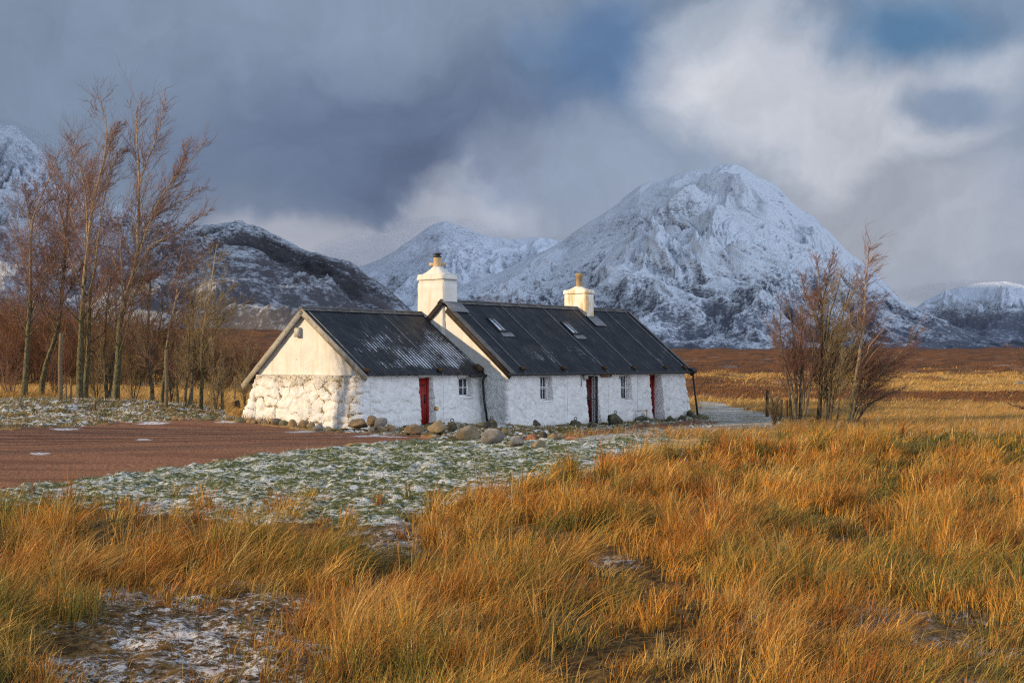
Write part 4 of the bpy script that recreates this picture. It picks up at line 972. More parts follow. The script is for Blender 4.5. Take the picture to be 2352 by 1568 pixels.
o = obj('tree_stump', mb.mesh('tree_stump', False), M_stump, None, (wx, wy, wz - .05)); tag(o, 'dark wooden stump beside the far corner of the gable', 'stump')

# ------------------------------------------------------------------ bare trees
def unit(a): return a / (np.linalg.norm(a, axis=-1, keepdims=True) + 1e-9)
def at_frac(Pl, f):                             # Pl (M,K,3), f (M,c) -> points and tangents
    M, K, _ = Pl.shape; x = f * (K - 1); i = np.minimum(x.astype(int), K - 2); w = (x - i)[..., None]
    m = np.arange(M)[:, None]; p = Pl[m, i] * (1 - w) + Pl[m, i + 1] * w; return p, unit(Pl[m, i + 1] - Pl[m, i])
def spawn(Pl, L, c, f0, f1, ang, ratio, up, wind, K, r, jit=.05, taperlen=None):
    M = len(Pl); f = f0 + (f1 - f0) * (np.arange(c)[None] + r.random((M, c))) / c
    p, tg = at_frac(Pl, f); rnd = r.normal(size=p.shape); perp = unit(rnd - tg * np.sum(rnd * tg, -1, keepdims=True))
    a = np.radians(ang) * (.7 + .6 * r.random((M, c)))[..., None]
    d = unit(np.cos(a) * tg + np.sin(a) * perp)
    f = f0 + (f1 - f0) * ((f - f0) / max(f1 - f0, 1e-6)).clip(0, 1) ** (1.25 if M < 40 else 1.0); p, tg = at_frac(Pl, f)
    ln = L[:, None] * ratio * (1 - (taperlen if taperlen is not None else .78 if M < 40 else .45) * (f - f0) / max(f1 - f0, 1e-6)) * (.65 + .7 * r.random((M, c)))
    ln = np.maximum(ln, .10)
    tau = np.linspace(0, 1, K)[None, None, :, None]; g = np.array([wind, wind * .4, up])
    pts = p[:, :, None] + d[:, :, None] * ln[..., None, None] * tau + g * ln[..., None, None] * tau ** 2
    pts = pts + r.normal(size=pts.shape) * jit * ln[..., None, None] * tau
    return pts.reshape(M * c, K, 3), ln.reshape(-1), f.reshape(-1)
def resample(pts, K):
    pts = np.asarray(pts, float); l = np.concatenate([[0], np.cumsum(np.linalg.norm(np.diff(pts, axis=0), axis=1))]); q = np.linspace(0, l[-1], K)
    o = np.stack([np.interp(q, l, pts[:, i]) for i in range(3)], -1)
    for _ in range(2): o[1:-1] = (o[:-2] + 2 * o[1:-1] + o[2:]) / 4
    return o, l[-1]
def tree(label, limbs, base, D=None, r0=.17, seed=1, lv=((12, .32, 46, .42), (6, .2, 40, .5), (5, .15, 36, .55)), wind=.05, up=.26, bark=None, twig=None, group=None, name='birch_tree', cat='tree', twig_r=.0048, pale=.5, minr=.02, cutoff=None):
    """limbs: pixel paths; the first is the main stem, the others fork off it"""
    r = np.random.default_rng(seed)
    bx, by = base
    if D is None: wx, wy, wz = at_pix(bx, by)
    else: wx, wy = (bx - CX) / F * D, D; wz = float(ground_z(wx, wy)[0])
    root = empty(name, (wx, wy, wz), label, cat, group)
    K = 22; ML = []; RR = []; LL = []
    for j, limb in enumerate(limbs):
        dy = r.uniform(-.22, .22) if j else r.uniform(-.05, .05)
        pts = []
        y0 = 0
        if j and isinstance(limb[0], int):
            par, frac = limb[0], limb[1]; q = ML[par][int(frac * (K - 1))]; px0 = CX + F * q[0] / q[1]; py0 = HZ + (ZC - q[2]) * F / q[1]; limb = [(px0, py0)] + list(limb[2:]); y0 = q[1] - wy; rs = RR[par][int(frac * (K - 1))] * .78
        else: rs = r0 if j == 0 else r0 * .8
        ltot = 0; prev = limb[0]
        for (x, y) in limb:
            ltot += math.hypot(x - prev[0], y - prev[1]) * wy / F; prev = (x, y); Dp = wy + y0 + dy * ltot
            pts.append(((x - CX) / F * Dp, Dp, ZC - (y - HZ) * Dp / F))
        if j == 0 or y0 == 0: pts[0] = (pts[0][0], pts[0][1], min(pts[0][2], wz) - .15)
        o, ln = resample(pts, K); n = .012 * ln ** .5 * np.cumsum(r.normal(size=(K, 3)), 0) * .35; n[0] = 0; o = o + n * np.array([1, 1, .2])
        k = np.linspace(0, 1, K); rad = rs * .62 * (1 - k) ** 1.0 + .010
        if j == 0: rad = rad * (1 + .55 * np.exp(-k * 26))
        ML.append(o); RR.append(rad); LL.append(ln)
    P0 = np.array(ML); R0 = np.array(RR); L0 = np.array(LL)
    off = np.array([wx, wy, wz])
    v, q = tubes(P0 - off, R0, 9)
    c1, a1, g1, q1 = lv[0]; A, LA, fA = spawn(P0, L0, c1, a1, .985, g1, q1 * .62, up, wind, 8, r, .035)
    par_r = R0[np.repeat(np.arange(len(P0)), c1), np.minimum((fA * (K - 1)).astype(int), K - 1)]
    ra = np.clip(par_r * .30, .007, .032); RA_ = ra[:, None] * np.linspace(1, .28, 8)[None]
    v2, qq = tubes(A - off, RA_, 5); vv = np.concatenate([v, v2]); qa = np.concatenate([q, qq + len(v)])
    me = new_mesh('trunk', vv, qa, None, True)
    hz = np.clip(vv[:, 2] / max(P0[..., 2].max() - wz, 1), 0, 1); set_attr(me, 'bark', np.clip(hz * 1.1 + pale - .5, 0, 1))
    obj('trunk', me, bark or M_bark, root)
    c2, a2, g2, q2 = lv[1]; B, LB, _ = spawn(A, LA, c2, a2, 1.0, g2, q2, up, wind * 1.3, 6, r, .05)
    kb = r.random(len(B)) < np.clip(np.repeat(LA, c2) / (.42 * LA.max()), .35, 1); B, LB = B[kb], LB[kb]
    c3, a3, g3, q3 = lv[2]; Ct, LC, _ = spawn(B, LB, c3, a3, 1.0, g3, q3, up * .8, wind * 1.5, 4, r, .06)
    kb = r.random(len(Ct)) < np.clip(np.repeat(LB, c3) / (.34 * LB.max()), .30, 1); Ct, LC = Ct[kb], LC[kb]
    T2, L2, _ = spawn(P0, np.clip(L0 * .16, .3, 1.7), int(c1 * 1.1), max(a1, .40), 1.0, g1 + 4, 1.0, up, wind, 4, r, .06, .35)
    T3, _, _ = spawn(T2, L2, 6, .12, 1.0, g3, .55, up, wind * 1.4, 3, r, .06, .4)
    fr = np.linspace(1, .45, 6)[None]; v1, q1_ = tubes(B - off, np.full((len(B), 1), twig_r * 1.5) * fr, 3)
    v2, q2_ = tubes(Ct - off, np.full((len(Ct), 1), twig_r) * np.linspace(1, .6, 4)[None], 3); v3, q3_ = tubes(T2 - off, np.full((len(T2), 1), twig_r * 1.3) * np.linspace(1, .5, 4)[None], 3); v4, q4_ = tubes(T3 - off, np.full((len(T3), 1), twig_r * .95) * np.linspace(1, .6, 3)[None], 3)
    me = new_mesh('crown', np.concatenate([v1, v2, v3, v4]), np.concatenate([q1_, q2_ + len(v1), q3_ + len(v1) + len(v2), q4_ + len(v1) + len(v2) + len(v3)]), None, True)
    obj('crown', me, twig or M_twig, root); return root
GB = 'bare birches left of the cottage'
LV = ((30, .24, 46, .36), (9, .10, 36, .62), (9, .10, 30, .52))
LVs = ((22, .20, 46, .38), (8, .10, 38, .62), (8, .10, 32, .52))
tree('leftmost tall birch with a pale upper stem forking to the right', [[(55, 921), (61, 841), (67, 746), (71, 692), (71, 611), (70, 575), (73, 506), (88, 462), (105, 437), (123, 386), (138, 345)],
     (0, .36, (92, 660), (105, 625), (123, 581), (150, 521), (168, 470)), (0, .68, (64, 470), (58, 425))], (55, 921), 54, .19, 101, LV, group=GB)
tree('crooked birch leaning right behind the thick pole, with a fine upright crown', [[(93, 922), (94, 849), (110, 812), (127, 784), (135, 733), (139, 687), (143, 638), (144, 608), (147, 518), (150, 467), (158, 390), (166, 300)],
     (0, .62, (138, 480), (126, 410), (118, 360)), (0, .42, (170, 655), (186, 615))], (93, 922), 55, .17, 102, LV, group=GB)
tree('left and taller stem of the twin trunks, tallest birch with a slender top', [[(182, 923), (186, 827), (189, 773), (193, 692), (198, 611), (201, 608), (207, 518), (213, 488), (220, 437), (237, 383), (249, 338), (246, 293), (236, 250), (226, 222)],
     (0, .64, (262, 372), (290, 345)), (0, .78, (262, 300), (282, 285)), (0, .56, (196, 430), (180, 375), (160, 320))], (182, 923), 53, .21, 103, LV, group=GB)
tree('dark right stem of the twin trunks', [[(194, 924), (200, 827), (200, 733), (204, 679), (213, 633), (222, 563), (228, 488), (240, 430), (252, 400)]], (194, 924), 53.6, .18, 104, LVs, group=GB, pale=.38)
tree('pale birch whose bent trunk sweeps out into a wide fan of branches', [[(263, 926), (267, 854), (270, 787), (274, 733), (284, 692), (300, 652), (309, 617), (311, 590), (315, 548), (316, 458), (321, 404), (315, 338), (312, 287), (320, 227)],
     (0, .50, (345, 497), (375, 437), (411, 398), (435, 368), (466, 318)), (0, .52, (345, 508), (387, 479), (429, 458), (470, 430)), (0, .72, (340, 372), (354, 332), (368, 280), (379, 228)),
     (0, .45, (345, 560), (390, 545), (435, 515), (482, 480)), (1, .5, (400, 420), (418, 370), (430, 325)), (0, .3, (330, 640), (400, 610))], (263, 926), 52.5, .22, 105, ((26, .16, 38, .32), (9, .10, 36, .62), (9, .10, 30, .52)), wind=.08, group=GB)
tree('short double stemmed birch just left of the pale bent birch', [[(247, 927), (242, 854), (240, 787), (244, 719), (254, 665), (258, 600)], [(247, 927), (254, 870), (262, 800), (266, 740)]], (247, 927), 54, .13, 106, LVs, group=GB, pale=.35, bark=M_bark2, twig=M_twig2)
tree('slim dark birch right of the pale bent birch', [[(354, 930), (346, 854), (344, 773), (343, 692), (348, 638), (352, 590)], (0, .3, (362, 790), (375, 700))], (354, 930), 53, .13, 107, LVs, group=GB, pale=.35, bark=M_bark2, twig=M_twig2)
tree('thin birch curving right with a reddish crown, beside the brown pole', [[(369, 928), (378, 841), (386, 760), (397, 714), (410, 673), (408, 633), (420, 578), (424, 540)], (0, .62, (430, 640), (455, 600), (500, 560))], (369, 928), 52.5, .11, 108, LVs, group=GB)
tree('slim reddish birch with a twisted stem between the two poles', [[(408, 934), (402, 827), (400, 760), (395, 733), (398, 690)]], (408, 934), 54, .10, 109, LVs, group=GB)
tree('dark straight birch in the pair nearest the cottage', [[(436, 934), (443, 854), (448, 800), (443, 733), (448, 679), (452, 620)], [(424, 934), (428, 860), (434, 780), (436, 720)]], (436, 934), 52, .12, 110, LVs, group=GB, pale=.35, bark=M_bark2, twig=M_twig2)
tree('olive barked birch nearest the cottage, spreading to the right', [[(460, 940), (464, 854), (464, 773), (472, 719), (483, 665), (489, 611), (496, 560)], (0, .38, (500, 745), (529, 714), (570, 690)), (0, .5, (505, 690), (540, 655))], (460, 940), 51.5, .13, 111, LVs, group=GB, twig=M_twig2, pale=.4)
# low shrubs among the birches and behind the gable
SH = ((9, .1, 34, .5), (6, .1, 38, .55), (5, .1, 36, .6))
def shrub(label, fan, base, D, seed, r0=.035, group='scrubby bushes among the birches', twig=None, wind=.05, lv=SH):
    tree(label, [[base] + list(fan[0])] + [[base] + list(f) for f in fan[1:]], base, D, r0, seed, lv, wind, .3, M_bark2, twig or M_twig2, group, 'bush', 'bush', .005)
shrub('thin leafless bush at the left edge under the first birch', [[(20, 850), (12, 770)], [(38, 860), (42, 790)], [(8, 860), (-10, 800)]], (25, 925), 56, 201, twig=M_twig)
shrub('tangled bush between the crooked birch and the twin trunks', [[(120, 850), (112, 780)], [(140, 850), (150, 770)], [(128, 850), (130, 740)]], (125, 925), 57, 202, twig=M_twig)
shrub('bare bush between the twin trunks and the double stemmed birch', [[(215, 870), (205, 800)], [(225, 850), (232, 770)], [(212, 880), (190, 840)]], (222, 928), 57, 203)
shrub('olive bush filling the gap right of the pale bent birch', [[(300, 860), (285, 790)], [(312, 850), (322, 770)], [(306, 840), (300, 740)], [(325, 870), (345, 820)]], (305, 930), 55, 204)
shrub('spreading bush at the foot of the thin reddish birch', [[(390, 880), (380, 820)], [(400, 870), (420, 800)], [(392, 860), (398, 780)]], (392, 936), 55, 205)
shrub('many stemmed bush beside the tall thin pole', [[(490, 880), (475, 830)], [(500, 870), (510, 810)], [(505, 885), (535, 840)], [(494, 860), (490, 780)]], (495, 944), 51, 206)
shrub('pale twiggy bush rising behind the gable corner', [[(560, 850), (548, 790)], [(566, 840), (570, 775)], [(570, 850), (585, 800)], [(558, 860), (530, 800)]], (562, 912), 62, 207, .03, twig=M_twig2)
shrub('reddish bush showing its tips over the main roof ridge', [[(1150, 720), (1140, 683)], [(1170, 715), (1175, 678)], [(1185, 720), (1200, 690)], [(1160, 720), (1120, 690)]], (1165, 880), 60, 208, .05, group='bushes by the cottage', twig=M_twig)
# trees right of the cottage, bent by the wind
GT = 'wind bent trees right of the cottage'
LR = ((18, .18, 38, .42), (8, .08, 36, .64), (7, .08, 30, .54))
tree('bushy multi stemmed tree at the left of the right hand clump', [[(1827, 966), (1830, 887), (1824, 797), (1818, 737), (1808, 690)], [(1832, 966), (1822, 880), (1795, 800), (1764, 745)], [(1836, 966), (1838, 880), (1842, 760), (1846, 695)], [(1822, 966), (1812, 880), (1792, 770), (1795, 700)], [(1845, 966), (1845, 902), (1840, 767), (1839, 707)],
     [(1838, 966), (1858, 900), (1868, 820), (1872, 760)]], (1832, 966), 47, .10, 301, ((12, .25, 30, .40), (6, .12, 36, .55), (5, .1, 34, .6)), .08, .3, M_bark2, M_twig, GT, 'tree')
tree('straight dark trunked tree in the middle of the right hand clump', [[(1881, 967), (1885, 872), (1884, 767), (1885, 707), (1882, 647), (1878, 600)], (0, .60, (1862, 700), (1845, 671), (1838, 630)), (0, .72, (1899, 653), (1910, 610), (1917, 580))], (1881, 967), 47.5, .13, 302, LR, .12, .3, M_bark2, M_twig, GT, 'tree')
tree('tree with many upright olive stems right of the straight trunk', [[(1897, 970), (1902, 887), (1899, 797), (1908, 722), (1926, 662), (1934, 620)], [(1900, 970), (1908, 880), (1922, 790), (1942, 700), (1956, 640)], [(1894, 970), (1896, 850), (1895, 760), (1904, 690)], [(1905, 970), (1918, 890), (1945, 820), (1975, 760)]], (1898, 970), 47, .11, 303, LR, .16, .3, M_bark2, M_twig2, GT, 'tree')
tree('tall slanting birch with a sunlit orange stem and wind swept twigs', [[(1944, 973), (1959, 911), (1971, 827), (1983, 752), (1989, 677), (1995, 602), (2002, 556)]], (1944, 973), 46.5, .13, 304, ((34, .22, 42, .36), (8, .10, 34, .60), (7, .1, 30, .52)), .30, .12, M_bark, M_twig, GT, 'birch_tree', pale=.62)
tree('low tree with branches swept far to the right behind the slanting birch', [[(1950, 974), (1975, 920), (2010, 870), (2050, 835), (2092, 812)], [(1952, 974), (1970, 900), (1995, 830), (2030, 770)], [(1956, 974), (1990, 930), (2040, 905), (2080, 890)], [(1954, 974), (1985, 900), (2030, 850), (2090, 790), (2118, 750)]], (1952, 974), 47, .09, 305, ((20, .22, 36, .40), (7, .10, 36, .62), (6, .1, 32, .58)), .24, .14, M_bark2, M_twig, GT, 'tree')
tree('slender sapling between the olive stems and the slanting birch', [[(1921, 976), (1926, 857), (1932, 800)]], (1921, 976), 46, .045, 306, SH, .2, .3, M_bark2, M_twig2, GT, 'sapling', 'sapling')
shrub('small dark green bush against the tallest fence post', [[(1778, 940), (1772, 915)], [(1782, 938), (1790, 918)], [(1776, 945), (1766, 930)]], (1778, 962), 47, 307, .02, 'bushes by the cottage', M_twig2)
tree('leafless bush reaching in from the right picture edge', [[(2420, 990), (2400, 900), (2365, 840), (2318, 795)], [(2420, 990), (2405, 920), (2380, 880), (2335, 850)], [(2425, 990), (2430, 900), (2420, 820)], [(2415, 990), (2390, 950), (2345, 935), (2322, 930)]], (2420, 990), 40, .05, 308, ((12, .3, 36, .35), (5, .1, 40, .5), (4, .1, 36, .6)), -.05, .12, M_bark2, M_twig, 'bushes by the cottage', 'bush', 'bush')
# more of the same birches stand outside the picture, to the left: their shadows fall over the road and the gable
for i, (x, y, h) in enumerate(((-17.6, 35.6, 11), (-18.9, 34.4, 11), (-20.3, 36.2, 12), (-20.5, 33.0, 11), (-23, 30.5, 11), (-27, 33.5, 12), (-31, 26, 12.5), (-19.5, 32.6, 9), (-35, 30, 13), (-40, 22, 12))):
    bp = (CX + F * x / y, HZ + (ZC - .2) * F / y); k = F / y
    tree('bare birch standing left of the road outside the picture', [[bp, (bp[0] + .3 * k, bp[1] - h * .4 * k), (bp[0] + .1 * k, bp[1] - h * .7 * k), (bp[0] + .6 * k, bp[1] - h * k)], (0, .45, (bp[0] + 1.2 * k, bp[1] - h * .7 * k), (bp[0] + 1.8 * k, bp[1] - h * .9 * k))],
         bp, y, .36 if i < 4 else .24, 400 + i, ((14, .3, 42, .4), (5, .15, 40, .5), (4, .1, 36, .55)), group='birches outside the picture')

# ------------------------------------------------------------------ far scrub woodland behind the birches (one mass)
def woodland():
    r = np.random.default_rng(88); V_ = []; Q_ = []; n = 0
    for i in range(175):
        D = r.uniform(88, 150); px = r.uniform(-420, 640) if i % 5 else r.uniform(-420, 300)
        x = (px - CX) / F * D; z = float(ground0(x, D)) - .1
        topy = np.interp(px, [-420, 0, 120, 300, 420, 520, 600, 660], [660, 680, 700, 730, 750, 775, 800, 830]) + r.uniform(-18, 46)
        h = max(1.2, ZC + (HZ - topy) * D / F - z)
        ns = 6; b = np.array([x, D, z]); e = np.stack([r.normal(0, .22 * h, ns), r.normal(0, .22 * h, ns), h * r.uniform(.7, 1.0, ns)], -1)
        tau = np.linspace(0, 1, 6)[None, :, None]; st = b + np.stack([r.normal(0, .3, ns), r.normal(0, .3, ns), np.zeros(ns)], -1)[:, None] + e[:, None] * tau * np.array([1, 1, 1]) ** 1
        st = st + r.normal(size=st.shape) * .03 * h * tau
        A, LA, _ = spawn(st, np.full(ns, h), 9, .15, 1, 36, .42, .2, .06, 4, r, .06); B, LB, _ = spawn(A, LA, 6, .1, 1, 38, .55, .2, .08, 3, r, .08)
        for P_, R_ in ((st, .035), (A, .017), (B, .013)):
            v, q = tubes(P_, np.full(P_.shape[:2], R_) * np.linspace(1, .5, P_.shape[1])[None], 3); V_.append(v); Q_.append(q + n); n += len(v)
    o = obj('woodland', new_mesh('woodland', np.concatenate(V_), np.concatenate(Q_), None, True), M_twig3); tag(o, 'far belt of bare reddish brown scrub beyond the golden field', 'woodland', kind='stuff')
woodland()

# ------------------------------------------------------------------ grasses
def blades(name, label, cat, x, y, h, w, lx, ly, az, c_root, c_tip, m=None, segs=3):
    n = len(x); z = ground_z(x, y) - .02
    tau = np.linspace(0, 1, segs + 1); side = np.stack([np.cos(az), np.sin(az), np.zeros(n)], -1)
    V_ = np.zeros((n, 2 * segs + 1, 3), np.float32); Cc = np.zeros((n, 2 * segs + 1, 3), np.float32)
    L = np.hypot(lx, ly)
    for k, tk in enumerate(tau):
        up = h * (tk - .30 * np.minimum(L, 1.4) * tk ** 2.2)
        p = np.stack([x + lx * h * tk ** 1.8, y + ly * h * tk ** 1.8, z + up], -1)
        cc = c_root * (1 - tk) + c_tip * tk
        if k < segs:
            wd = (w * (1 - .55 * tk))[:, None] * side * .5
            V_[:, 2 * k] = p - wd; V_[:, 2 * k + 1] = p + wd; Cc[:, 2 * k] = cc; Cc[:, 2 * k + 1] = cc
        else: V_[:, 2 * k] = p; Cc[:, 2 * k] = cc
    b = (np.arange(n) * (2 * segs + 1))[:, None]
    q = np.concatenate([b + np.array([[2 * k, 2 * k + 1, 2 * k + 3, 2 * k + 2]]) for k in range(segs - 1)]) if segs > 1 else None
    t = b + np.array([[2 * segs - 2, 2 * segs - 1, 2 * segs]])
    me = new_mesh(name, V_.reshape(-1, 3), q, t, True); set_attr(me, 'tint', Cc.reshape(-1, 3))
    o = obj(name, me, m or M_grass); tag(o, label, cat, kind='stuff'); return o
OCHRE = np.array([[.54, .228, .030], [.59, .285, .050], [.38, .130, .020], [.66, .40, .12], [.30, .215, .034], [.125, .118, .026]])
def tussocks():
    r = np.random.default_rng(31); N = 74000
    D = np.exp(r.uniform(np.log(5.0), np.log(47), N)); px = r.uniform(-950, 3250, N)
    x = (px - CX) / F * D; y = D
    acc = r.random(N) < np.clip((D / 47) * 1.15, .0, 1)          # even on the ground within reason
    x, y, px, D = x[acc], y[acc], px[acc], D[acc]
    z = ground0(x, y); px, py, road, lawn, track, bank, reed, snow = regions(x, y, z)
    pat = fbm(x * .55, y * .55, 3, 131)
    dens = np.where(reed, np.clip(.46 + .85 * pat, .07, 1) * (1 - .80 * snow), 0); dens = dens * (1 - .88 * sm(px, 1050, 900) * sm(py, 1335, 1290))
    dens = np.where(lawn & (py > 1120), .04 * sm(py, 1120, 1180), dens)
    keep = r.random(len(x)) < dens; x, y, D, py, px, snow, pat = [a[keep] for a in (x, y, D, py, px, snow, pat)]
    # clumps standing at the edge of the lawn
    ex, ey = [], []
    for (qx, qy, n, sp) in ((110, 1235, 9, 55), (150, 1215, 5, 40), (70, 1260, 6, 60), (560, 1300, 10, 70), (500, 1300, 8, 60), (620, 1290, 7, 50), (340, 1310, 8, 70), (220, 1330, 9, 80), (1530, 1052, 8, 26), (1600, 1050, 5, 20), (1480, 1064, 6, 30), (1660, 1048, 5, 24),
                            (1740, 1048, 8, 34), (1850, 1038, 14, 45), (1920, 1042, 10, 50), (2010, 1048, 12, 50), (1300, 1095, 6, 40), (30, 1190, 4, 40), (820, 1300, 6, 60), (740, 1330, 8, 80)):
        for _ in range(n):
            a = at_pix(qx + r.normal(0, sp * .5), qy + abs(r.normal(0, 8))); ex.append(a[0]); ey.append(a[1])
    x = np.concatenate([x, ex]); y = np.concatenate([y, ey]); big = np.concatenate([np.zeros(len(x) - len(ex)), np.ones(len(ex))])
    D = np.hypot(x, y); px, py = pix(x, y, ground0(x, y)); n = len(x); pat = fbm(x * .55, y * .55, 3, 131)
    green = fbm(x * .35 + 40, y * .35, 3, 141) + .35 * r.normal(size=n)
    hollow = sm(px, 1980, 2120) * sm(py, 985, 1005) * sm(py, 1075, 1045)
    pat2 = fbm(x * 1.1 + 3, y * 1.1, 2, 137)
    H = (.40 + .16 * np.clip(pat, -1, 1) + .26 * np.clip(pat2, -.8, 1)) * np.exp(.24 * r.normal(size=n)) * (.74 + .26 * sm(D, 8, 15)) + (.20 + .16 * (px > 1400)) * big; H = np.clip(H, .16, 1.0)
    H = H * (1 - .45 * sm(snow_at(px, py, x, y), .2, .8)) * (1 - .3 * hollow)
    nb = np.where(D < 12, 56, np.where(D < 22, 44, 34)) * np.clip(.5 + H / .5 * .5, .5, 1.6) + big * 34; nb = nb.astype(int)
    idx = np.repeat(np.arange(n), nb); M = len(idx)
    rr = np.sqrt(r.random(M)); R = (.07 + .17 * r.random(n) ** 1.5)[idx]; rad = R * rr; an = r.uniform(0, 2 * np.pi, M)
    stray = r.random(M) < .12; rad = np.where(stray, rad * 2.6, rad)
    bx = x[idx] + rad * np.cos(an); by = y[idx] + rad * np.sin(an)
    h = H[idx] * (.55 + .6 * r.random(M)) * (1 - .38 * rr ** 2)
    tl = (fbm(x * .5 + 9, y * .5, 2, 151) + .25 * r.normal(size=n))[idx]; fine = (r.random(n) < .42)[idx]
    lean = np.where(fine, .55, .16) + .45 * np.clip(tl, -.7, 1) + np.where(fine, .30, .20) * r.normal(size=M)
    out = rr * np.where(fine, .45, .32)
    lx = lean * .95 + out * np.cos(an) + .12 * r.normal(size=M); ly = lean * .22 + out * np.sin(an) + .16 * r.normal(size=M)
    bent = r.random(M) < .07; lx = np.where(bent, r.normal(.6, 1.0, M), lx); ly = np.where(bent, r.normal(0, .8, M), ly)
    w = np.maximum(np.where(fine, .0042, .0062), D[idx] * np.where(fine, .00048, .00062)) * (.65 + .7 * r.random(M))
    g = green[idx] + .25 * r.normal(size=M) + .75 * hollow[idx] - .15
    kind = r.random(n)[idx]
    warm = np.where(fine, np.where(kind < .34, 3, np.where(kind < .5, 2, 1)), np.where(kind < .52, 2, np.where(kind < .8, 0, 1)))
    ci = np.where(g > .52, 5, np.where(g > .20, 4, np.where(r.random(M) < .10, 3, warm)))
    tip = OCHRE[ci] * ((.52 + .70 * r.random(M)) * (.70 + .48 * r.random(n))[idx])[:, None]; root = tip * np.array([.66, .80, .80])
    # dead stems lying across the hollows
    N2 = 90000; D2 = np.exp(r.uniform(np.log(5.0), np.log(40), N2)); p2 = r.uniform(-200, 2500, N2); x2 = (p2 - CX) / F * D2; y2 = D2
    g2 = regions(x2, y2, ground0(x2, y2)); k2 = (r.random(N2) < np.where(g2[6], .35 + .6 * g2[7], np.where(g2[3] & (g2[1] > 1110), .25, 0)) * np.clip(D2 / 22, .25, 1)); x2, y2, D2 = x2[k2], y2[k2], D2[k2]; m2 = len(x2)
    bx, by = np.concatenate([bx, x2]), np.concatenate([by, y2]); h = np.concatenate([h, r.uniform(.05, .16, m2)]); lx = np.concatenate([lx, r.normal(.5, 1.5, m2)]); ly = np.concatenate([ly, r.normal(0, 1.2, m2)])
    w = np.concatenate([w, np.maximum(.004, D2 * .00045)]); t2 = OCHRE[r.integers(0, 5, m2)] * r.uniform(.35, 1.05, m2)[:, None]; tip = np.concatenate([tip, t2]); root = np.concatenate([root, t2 * .85]); M = len(bx)
    print('rush blades', M, 'tussocks', n)
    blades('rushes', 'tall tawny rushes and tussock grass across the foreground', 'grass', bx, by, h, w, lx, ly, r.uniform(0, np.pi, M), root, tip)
def snow_at(px, py, x, y): return regions(x, y, ground0(x, y))[7]
tussocks()
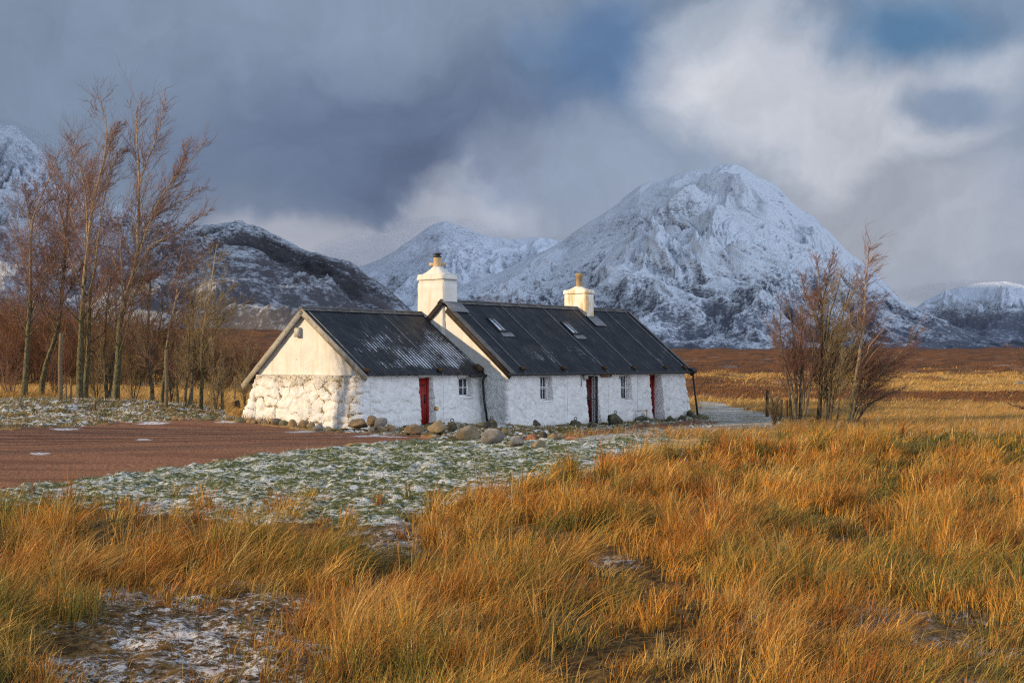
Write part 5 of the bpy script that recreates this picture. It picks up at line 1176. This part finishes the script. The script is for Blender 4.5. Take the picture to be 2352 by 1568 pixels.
def short_grass():
    r = np.random.default_rng(32)
    def sample(N, d0, d1, p0, p1):
        D = np.sqrt(r.uniform(d0 ** 2, d1 ** 2, N)); px = r.uniform(p0, p1, N); x = (px - CX) / F * D; return x, D
    x, y = sample(400000, 17, 58, -150, 1850); rg = regions(x, y, ground0(x, y)); lawn = rg[3] | (rg[4] & (r.random(len(x)) < .35))
    x, y = x[lawn], y[lawn]; n = len(x); pat = fbm(x * 1.3, y * 1.3, 4, 161); k = (r.random(n) < np.clip(.75 + .7 * pat, .15, 1)); x, y, pat = x[k], y[k], pat[k]; n = len(x)
    c = np.where((r.random(n) < .22 + .5 * pat)[:, None], np.array([[.56, .60, .60]]), np.where((r.random(n) < .7)[:, None], np.array([[.10, .118, .040]]), np.array([[.20, .16, .07]]))) * (.75 + .5 * r.random(n))[:, None]
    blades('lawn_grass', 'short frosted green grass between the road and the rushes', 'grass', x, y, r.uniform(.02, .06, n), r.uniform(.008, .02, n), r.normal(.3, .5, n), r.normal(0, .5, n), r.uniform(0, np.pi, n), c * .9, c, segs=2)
    # verge, bank and the ground round the cottage
    x, y = sample(200000, 36, 66, -150, 2400); px, py, road, lawn, track, bank, reed, sn = regions(x, y, ground0(x, y)); t = (x - A0[0]) * U[0] + (y - A0[1]) * U[1]; s = (x - A0[0]) * V[0] + (y - A0[1]) * V[1]
    inside = (t > TC - .3) & (t < T1 + .3) & (s > np.where(t > 0, -.3, SA - .3)) & (s < 8)
    ok = ~road & ~track & ~lawn & ~inside & ~reed & (r.random(len(x)) < np.where(bank, .55, 1)); x, y, px, py, bank, s, t = [a[ok] for a in (x, y, px, py, bank, s, t)]; n = len(x)
    pat = fbm(x * .8, y * .8, 3, 171); close = (s > -5.5) & (s < 1.2 + 3 * (t < 0)) & (t > -9) & (t < 15)
    h = np.where(close, r.uniform(.03, .10, n), np.where(bank, r.uniform(.06, .22, n) * (.6 + .6 * np.clip(pat, 0, 1)), r.uniform(.15, .42, n)))
    gr = (r.random(n) < np.where(close, .65, np.where(bank, .35, .06)) + .3 * pat)[:, None]
    fro = (r.random(n) < np.where(close, .22, np.where(bank, .24, .02)))[:, None]
    c = np.where(fro, np.array([[.56, .59, .60]]), np.where(gr, np.array([[.10, .12, .03]]), np.where((r.random(n) < .5)[:, None], np.array([[.42, .25, .075]]), np.array([[.34, .17, .05]])))) * (.75 + .5 * r.random(n))[:, None]
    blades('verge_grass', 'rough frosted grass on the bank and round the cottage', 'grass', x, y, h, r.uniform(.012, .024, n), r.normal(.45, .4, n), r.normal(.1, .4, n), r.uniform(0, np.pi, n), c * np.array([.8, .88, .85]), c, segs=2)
    # golden grass on the moor
    N = 380000; D = np.exp(r.uniform(np.log(46), np.log(330), N)); px = r.uniform(-100, 2480, N); x = (px - CX) / F * D; y = D; z = ground0(x, y); px, py = pix(x, y, z); g = gold_mask(x, y, px, py)
    t = (x - A0[0]) * U[0] + (y - A0[1]) * U[1]; s = (x - A0[0]) * V[0] + (y - A0[1]) * V[1]; rg = regions(x, y, z)
    k = (r.random(N) < g * .9 + .5 * (1 - g) * sm(D, 320, 120)) & ~((t > -8) & (t < T1 + 1) & (s > -1) & (s < 9)) & ~rg[4] & ~rg[2] & ~rg[5] & ~rg[6] & ~rg[3]; x, y, g, D = x[k], y[k], g[k], D[k]; n = len(x)
    isg = (r.random(n) < g)[:, None]
    c = np.where(isg, np.where((r.random(n) < .65)[:, None], np.array([[.48, .27, .075]]), np.array([[.55, .36, .13]])), np.where((r.random(n) < .5)[:, None], np.array([[.15, .062, .022]]), np.array([[.26, .11, .036]]))) * (.6 + .5 * r.random(n))[:, None]
    h = np.where(isg[:, 0], r.uniform(.2, .5, n), r.uniform(.15, .35, n)) * (.8 + .5 * fbm(x / 3, y / 3, 2, 181))
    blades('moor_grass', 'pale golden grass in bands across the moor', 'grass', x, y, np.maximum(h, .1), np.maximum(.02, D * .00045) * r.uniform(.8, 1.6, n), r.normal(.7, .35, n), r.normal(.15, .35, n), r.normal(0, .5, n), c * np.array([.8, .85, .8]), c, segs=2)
short_grass()

# ------------------------------------------------------------------ cloud drifting over the far tops
def closed_ball(v):                            # rows from pole to pole, columns round: merged into one watertight mesh
    n, m = v.shape[:2]; m -= 1; ring = v[1:-1, :-1].reshape(-1, 3); N = len(ring); vv = np.concatenate([ring, v[:1, 0], v[-1:, 0]])
    i = np.arange(n - 3)[:, None] * m; j = np.arange(m)[None]; k = (j + 1) % m
    q = np.stack([i + j, i + k, i + m + k, i + m + j], -1).reshape(-1, 4); j = np.arange(m); k = (j + 1) % m; b = (n - 3) * m
    t = np.concatenate([np.stack([np.full(m, N), k, j], -1), np.stack([np.full(m, N + 1), b + j, b + k], -1)])
    return new_mesh('clouds', vv, q[:, ::-1], t[:, ::-1] if False else t, False)
def mist(label, cx, cy, D, rx, ry, rd, dens, seed, colr):
    n, m = 36, 64; a, b = np.meshgrid(np.linspace(0, 2 * np.pi, m), np.linspace(0, np.pi, n)); k = D / F
    dx, dy, dz = np.sin(b) * np.cos(a), np.sin(b) * np.sin(a), np.cos(b)
    r = 1 + .22 * fbm(dx * 2 + seed, dz * 2 + dy, 4, seed)
    v = np.stack([(cx - CX) * k + rx * k * dx * r, D + rd * dy * r, ZC + (HZ - cy) * k + ry * k * dz * r], -1)
    mt = bpy.data.materials.new('mist'); mt.use_nodes = True; t = NT(mt.node_tree); t.n.clear()
    vo = t.new('ShaderNodeVolumePrincipled'); vo.inputs['Color'].default_value = (*colr, 1); vo.inputs['Density'].default_value = dens; vo.inputs['Anisotropy'].default_value = 0
    o = t.new('ShaderNodeOutputMaterial'); t.l.new(vo.outputs[0], o.inputs[1])
    tag(obj('clouds', closed_ball(v), mt), label, 'cloud', kind='stuff')
mist('low cloud drifting across the pale ridge behind the chimneys', 890, 590, 6200, 155, 46, 600, .0009, 3, (.58, .60, .65))
mist('thin cloud over the highest point of the pale ridge', 1010, 532, 6500, 130, 30, 400, .0009, 5, (.58, .60, .65))
mist('cloud hiding the top of the snowy mountain behind the birches', -20, 322, 3500, 150, 46, 300, .0014, 7, (.42, .46, .52))
mist('cloud lying on the distant mountain beside the moor', 2230, 672, 7900, 170, 24, 700, .00050, 9, (.54, .56, .60))
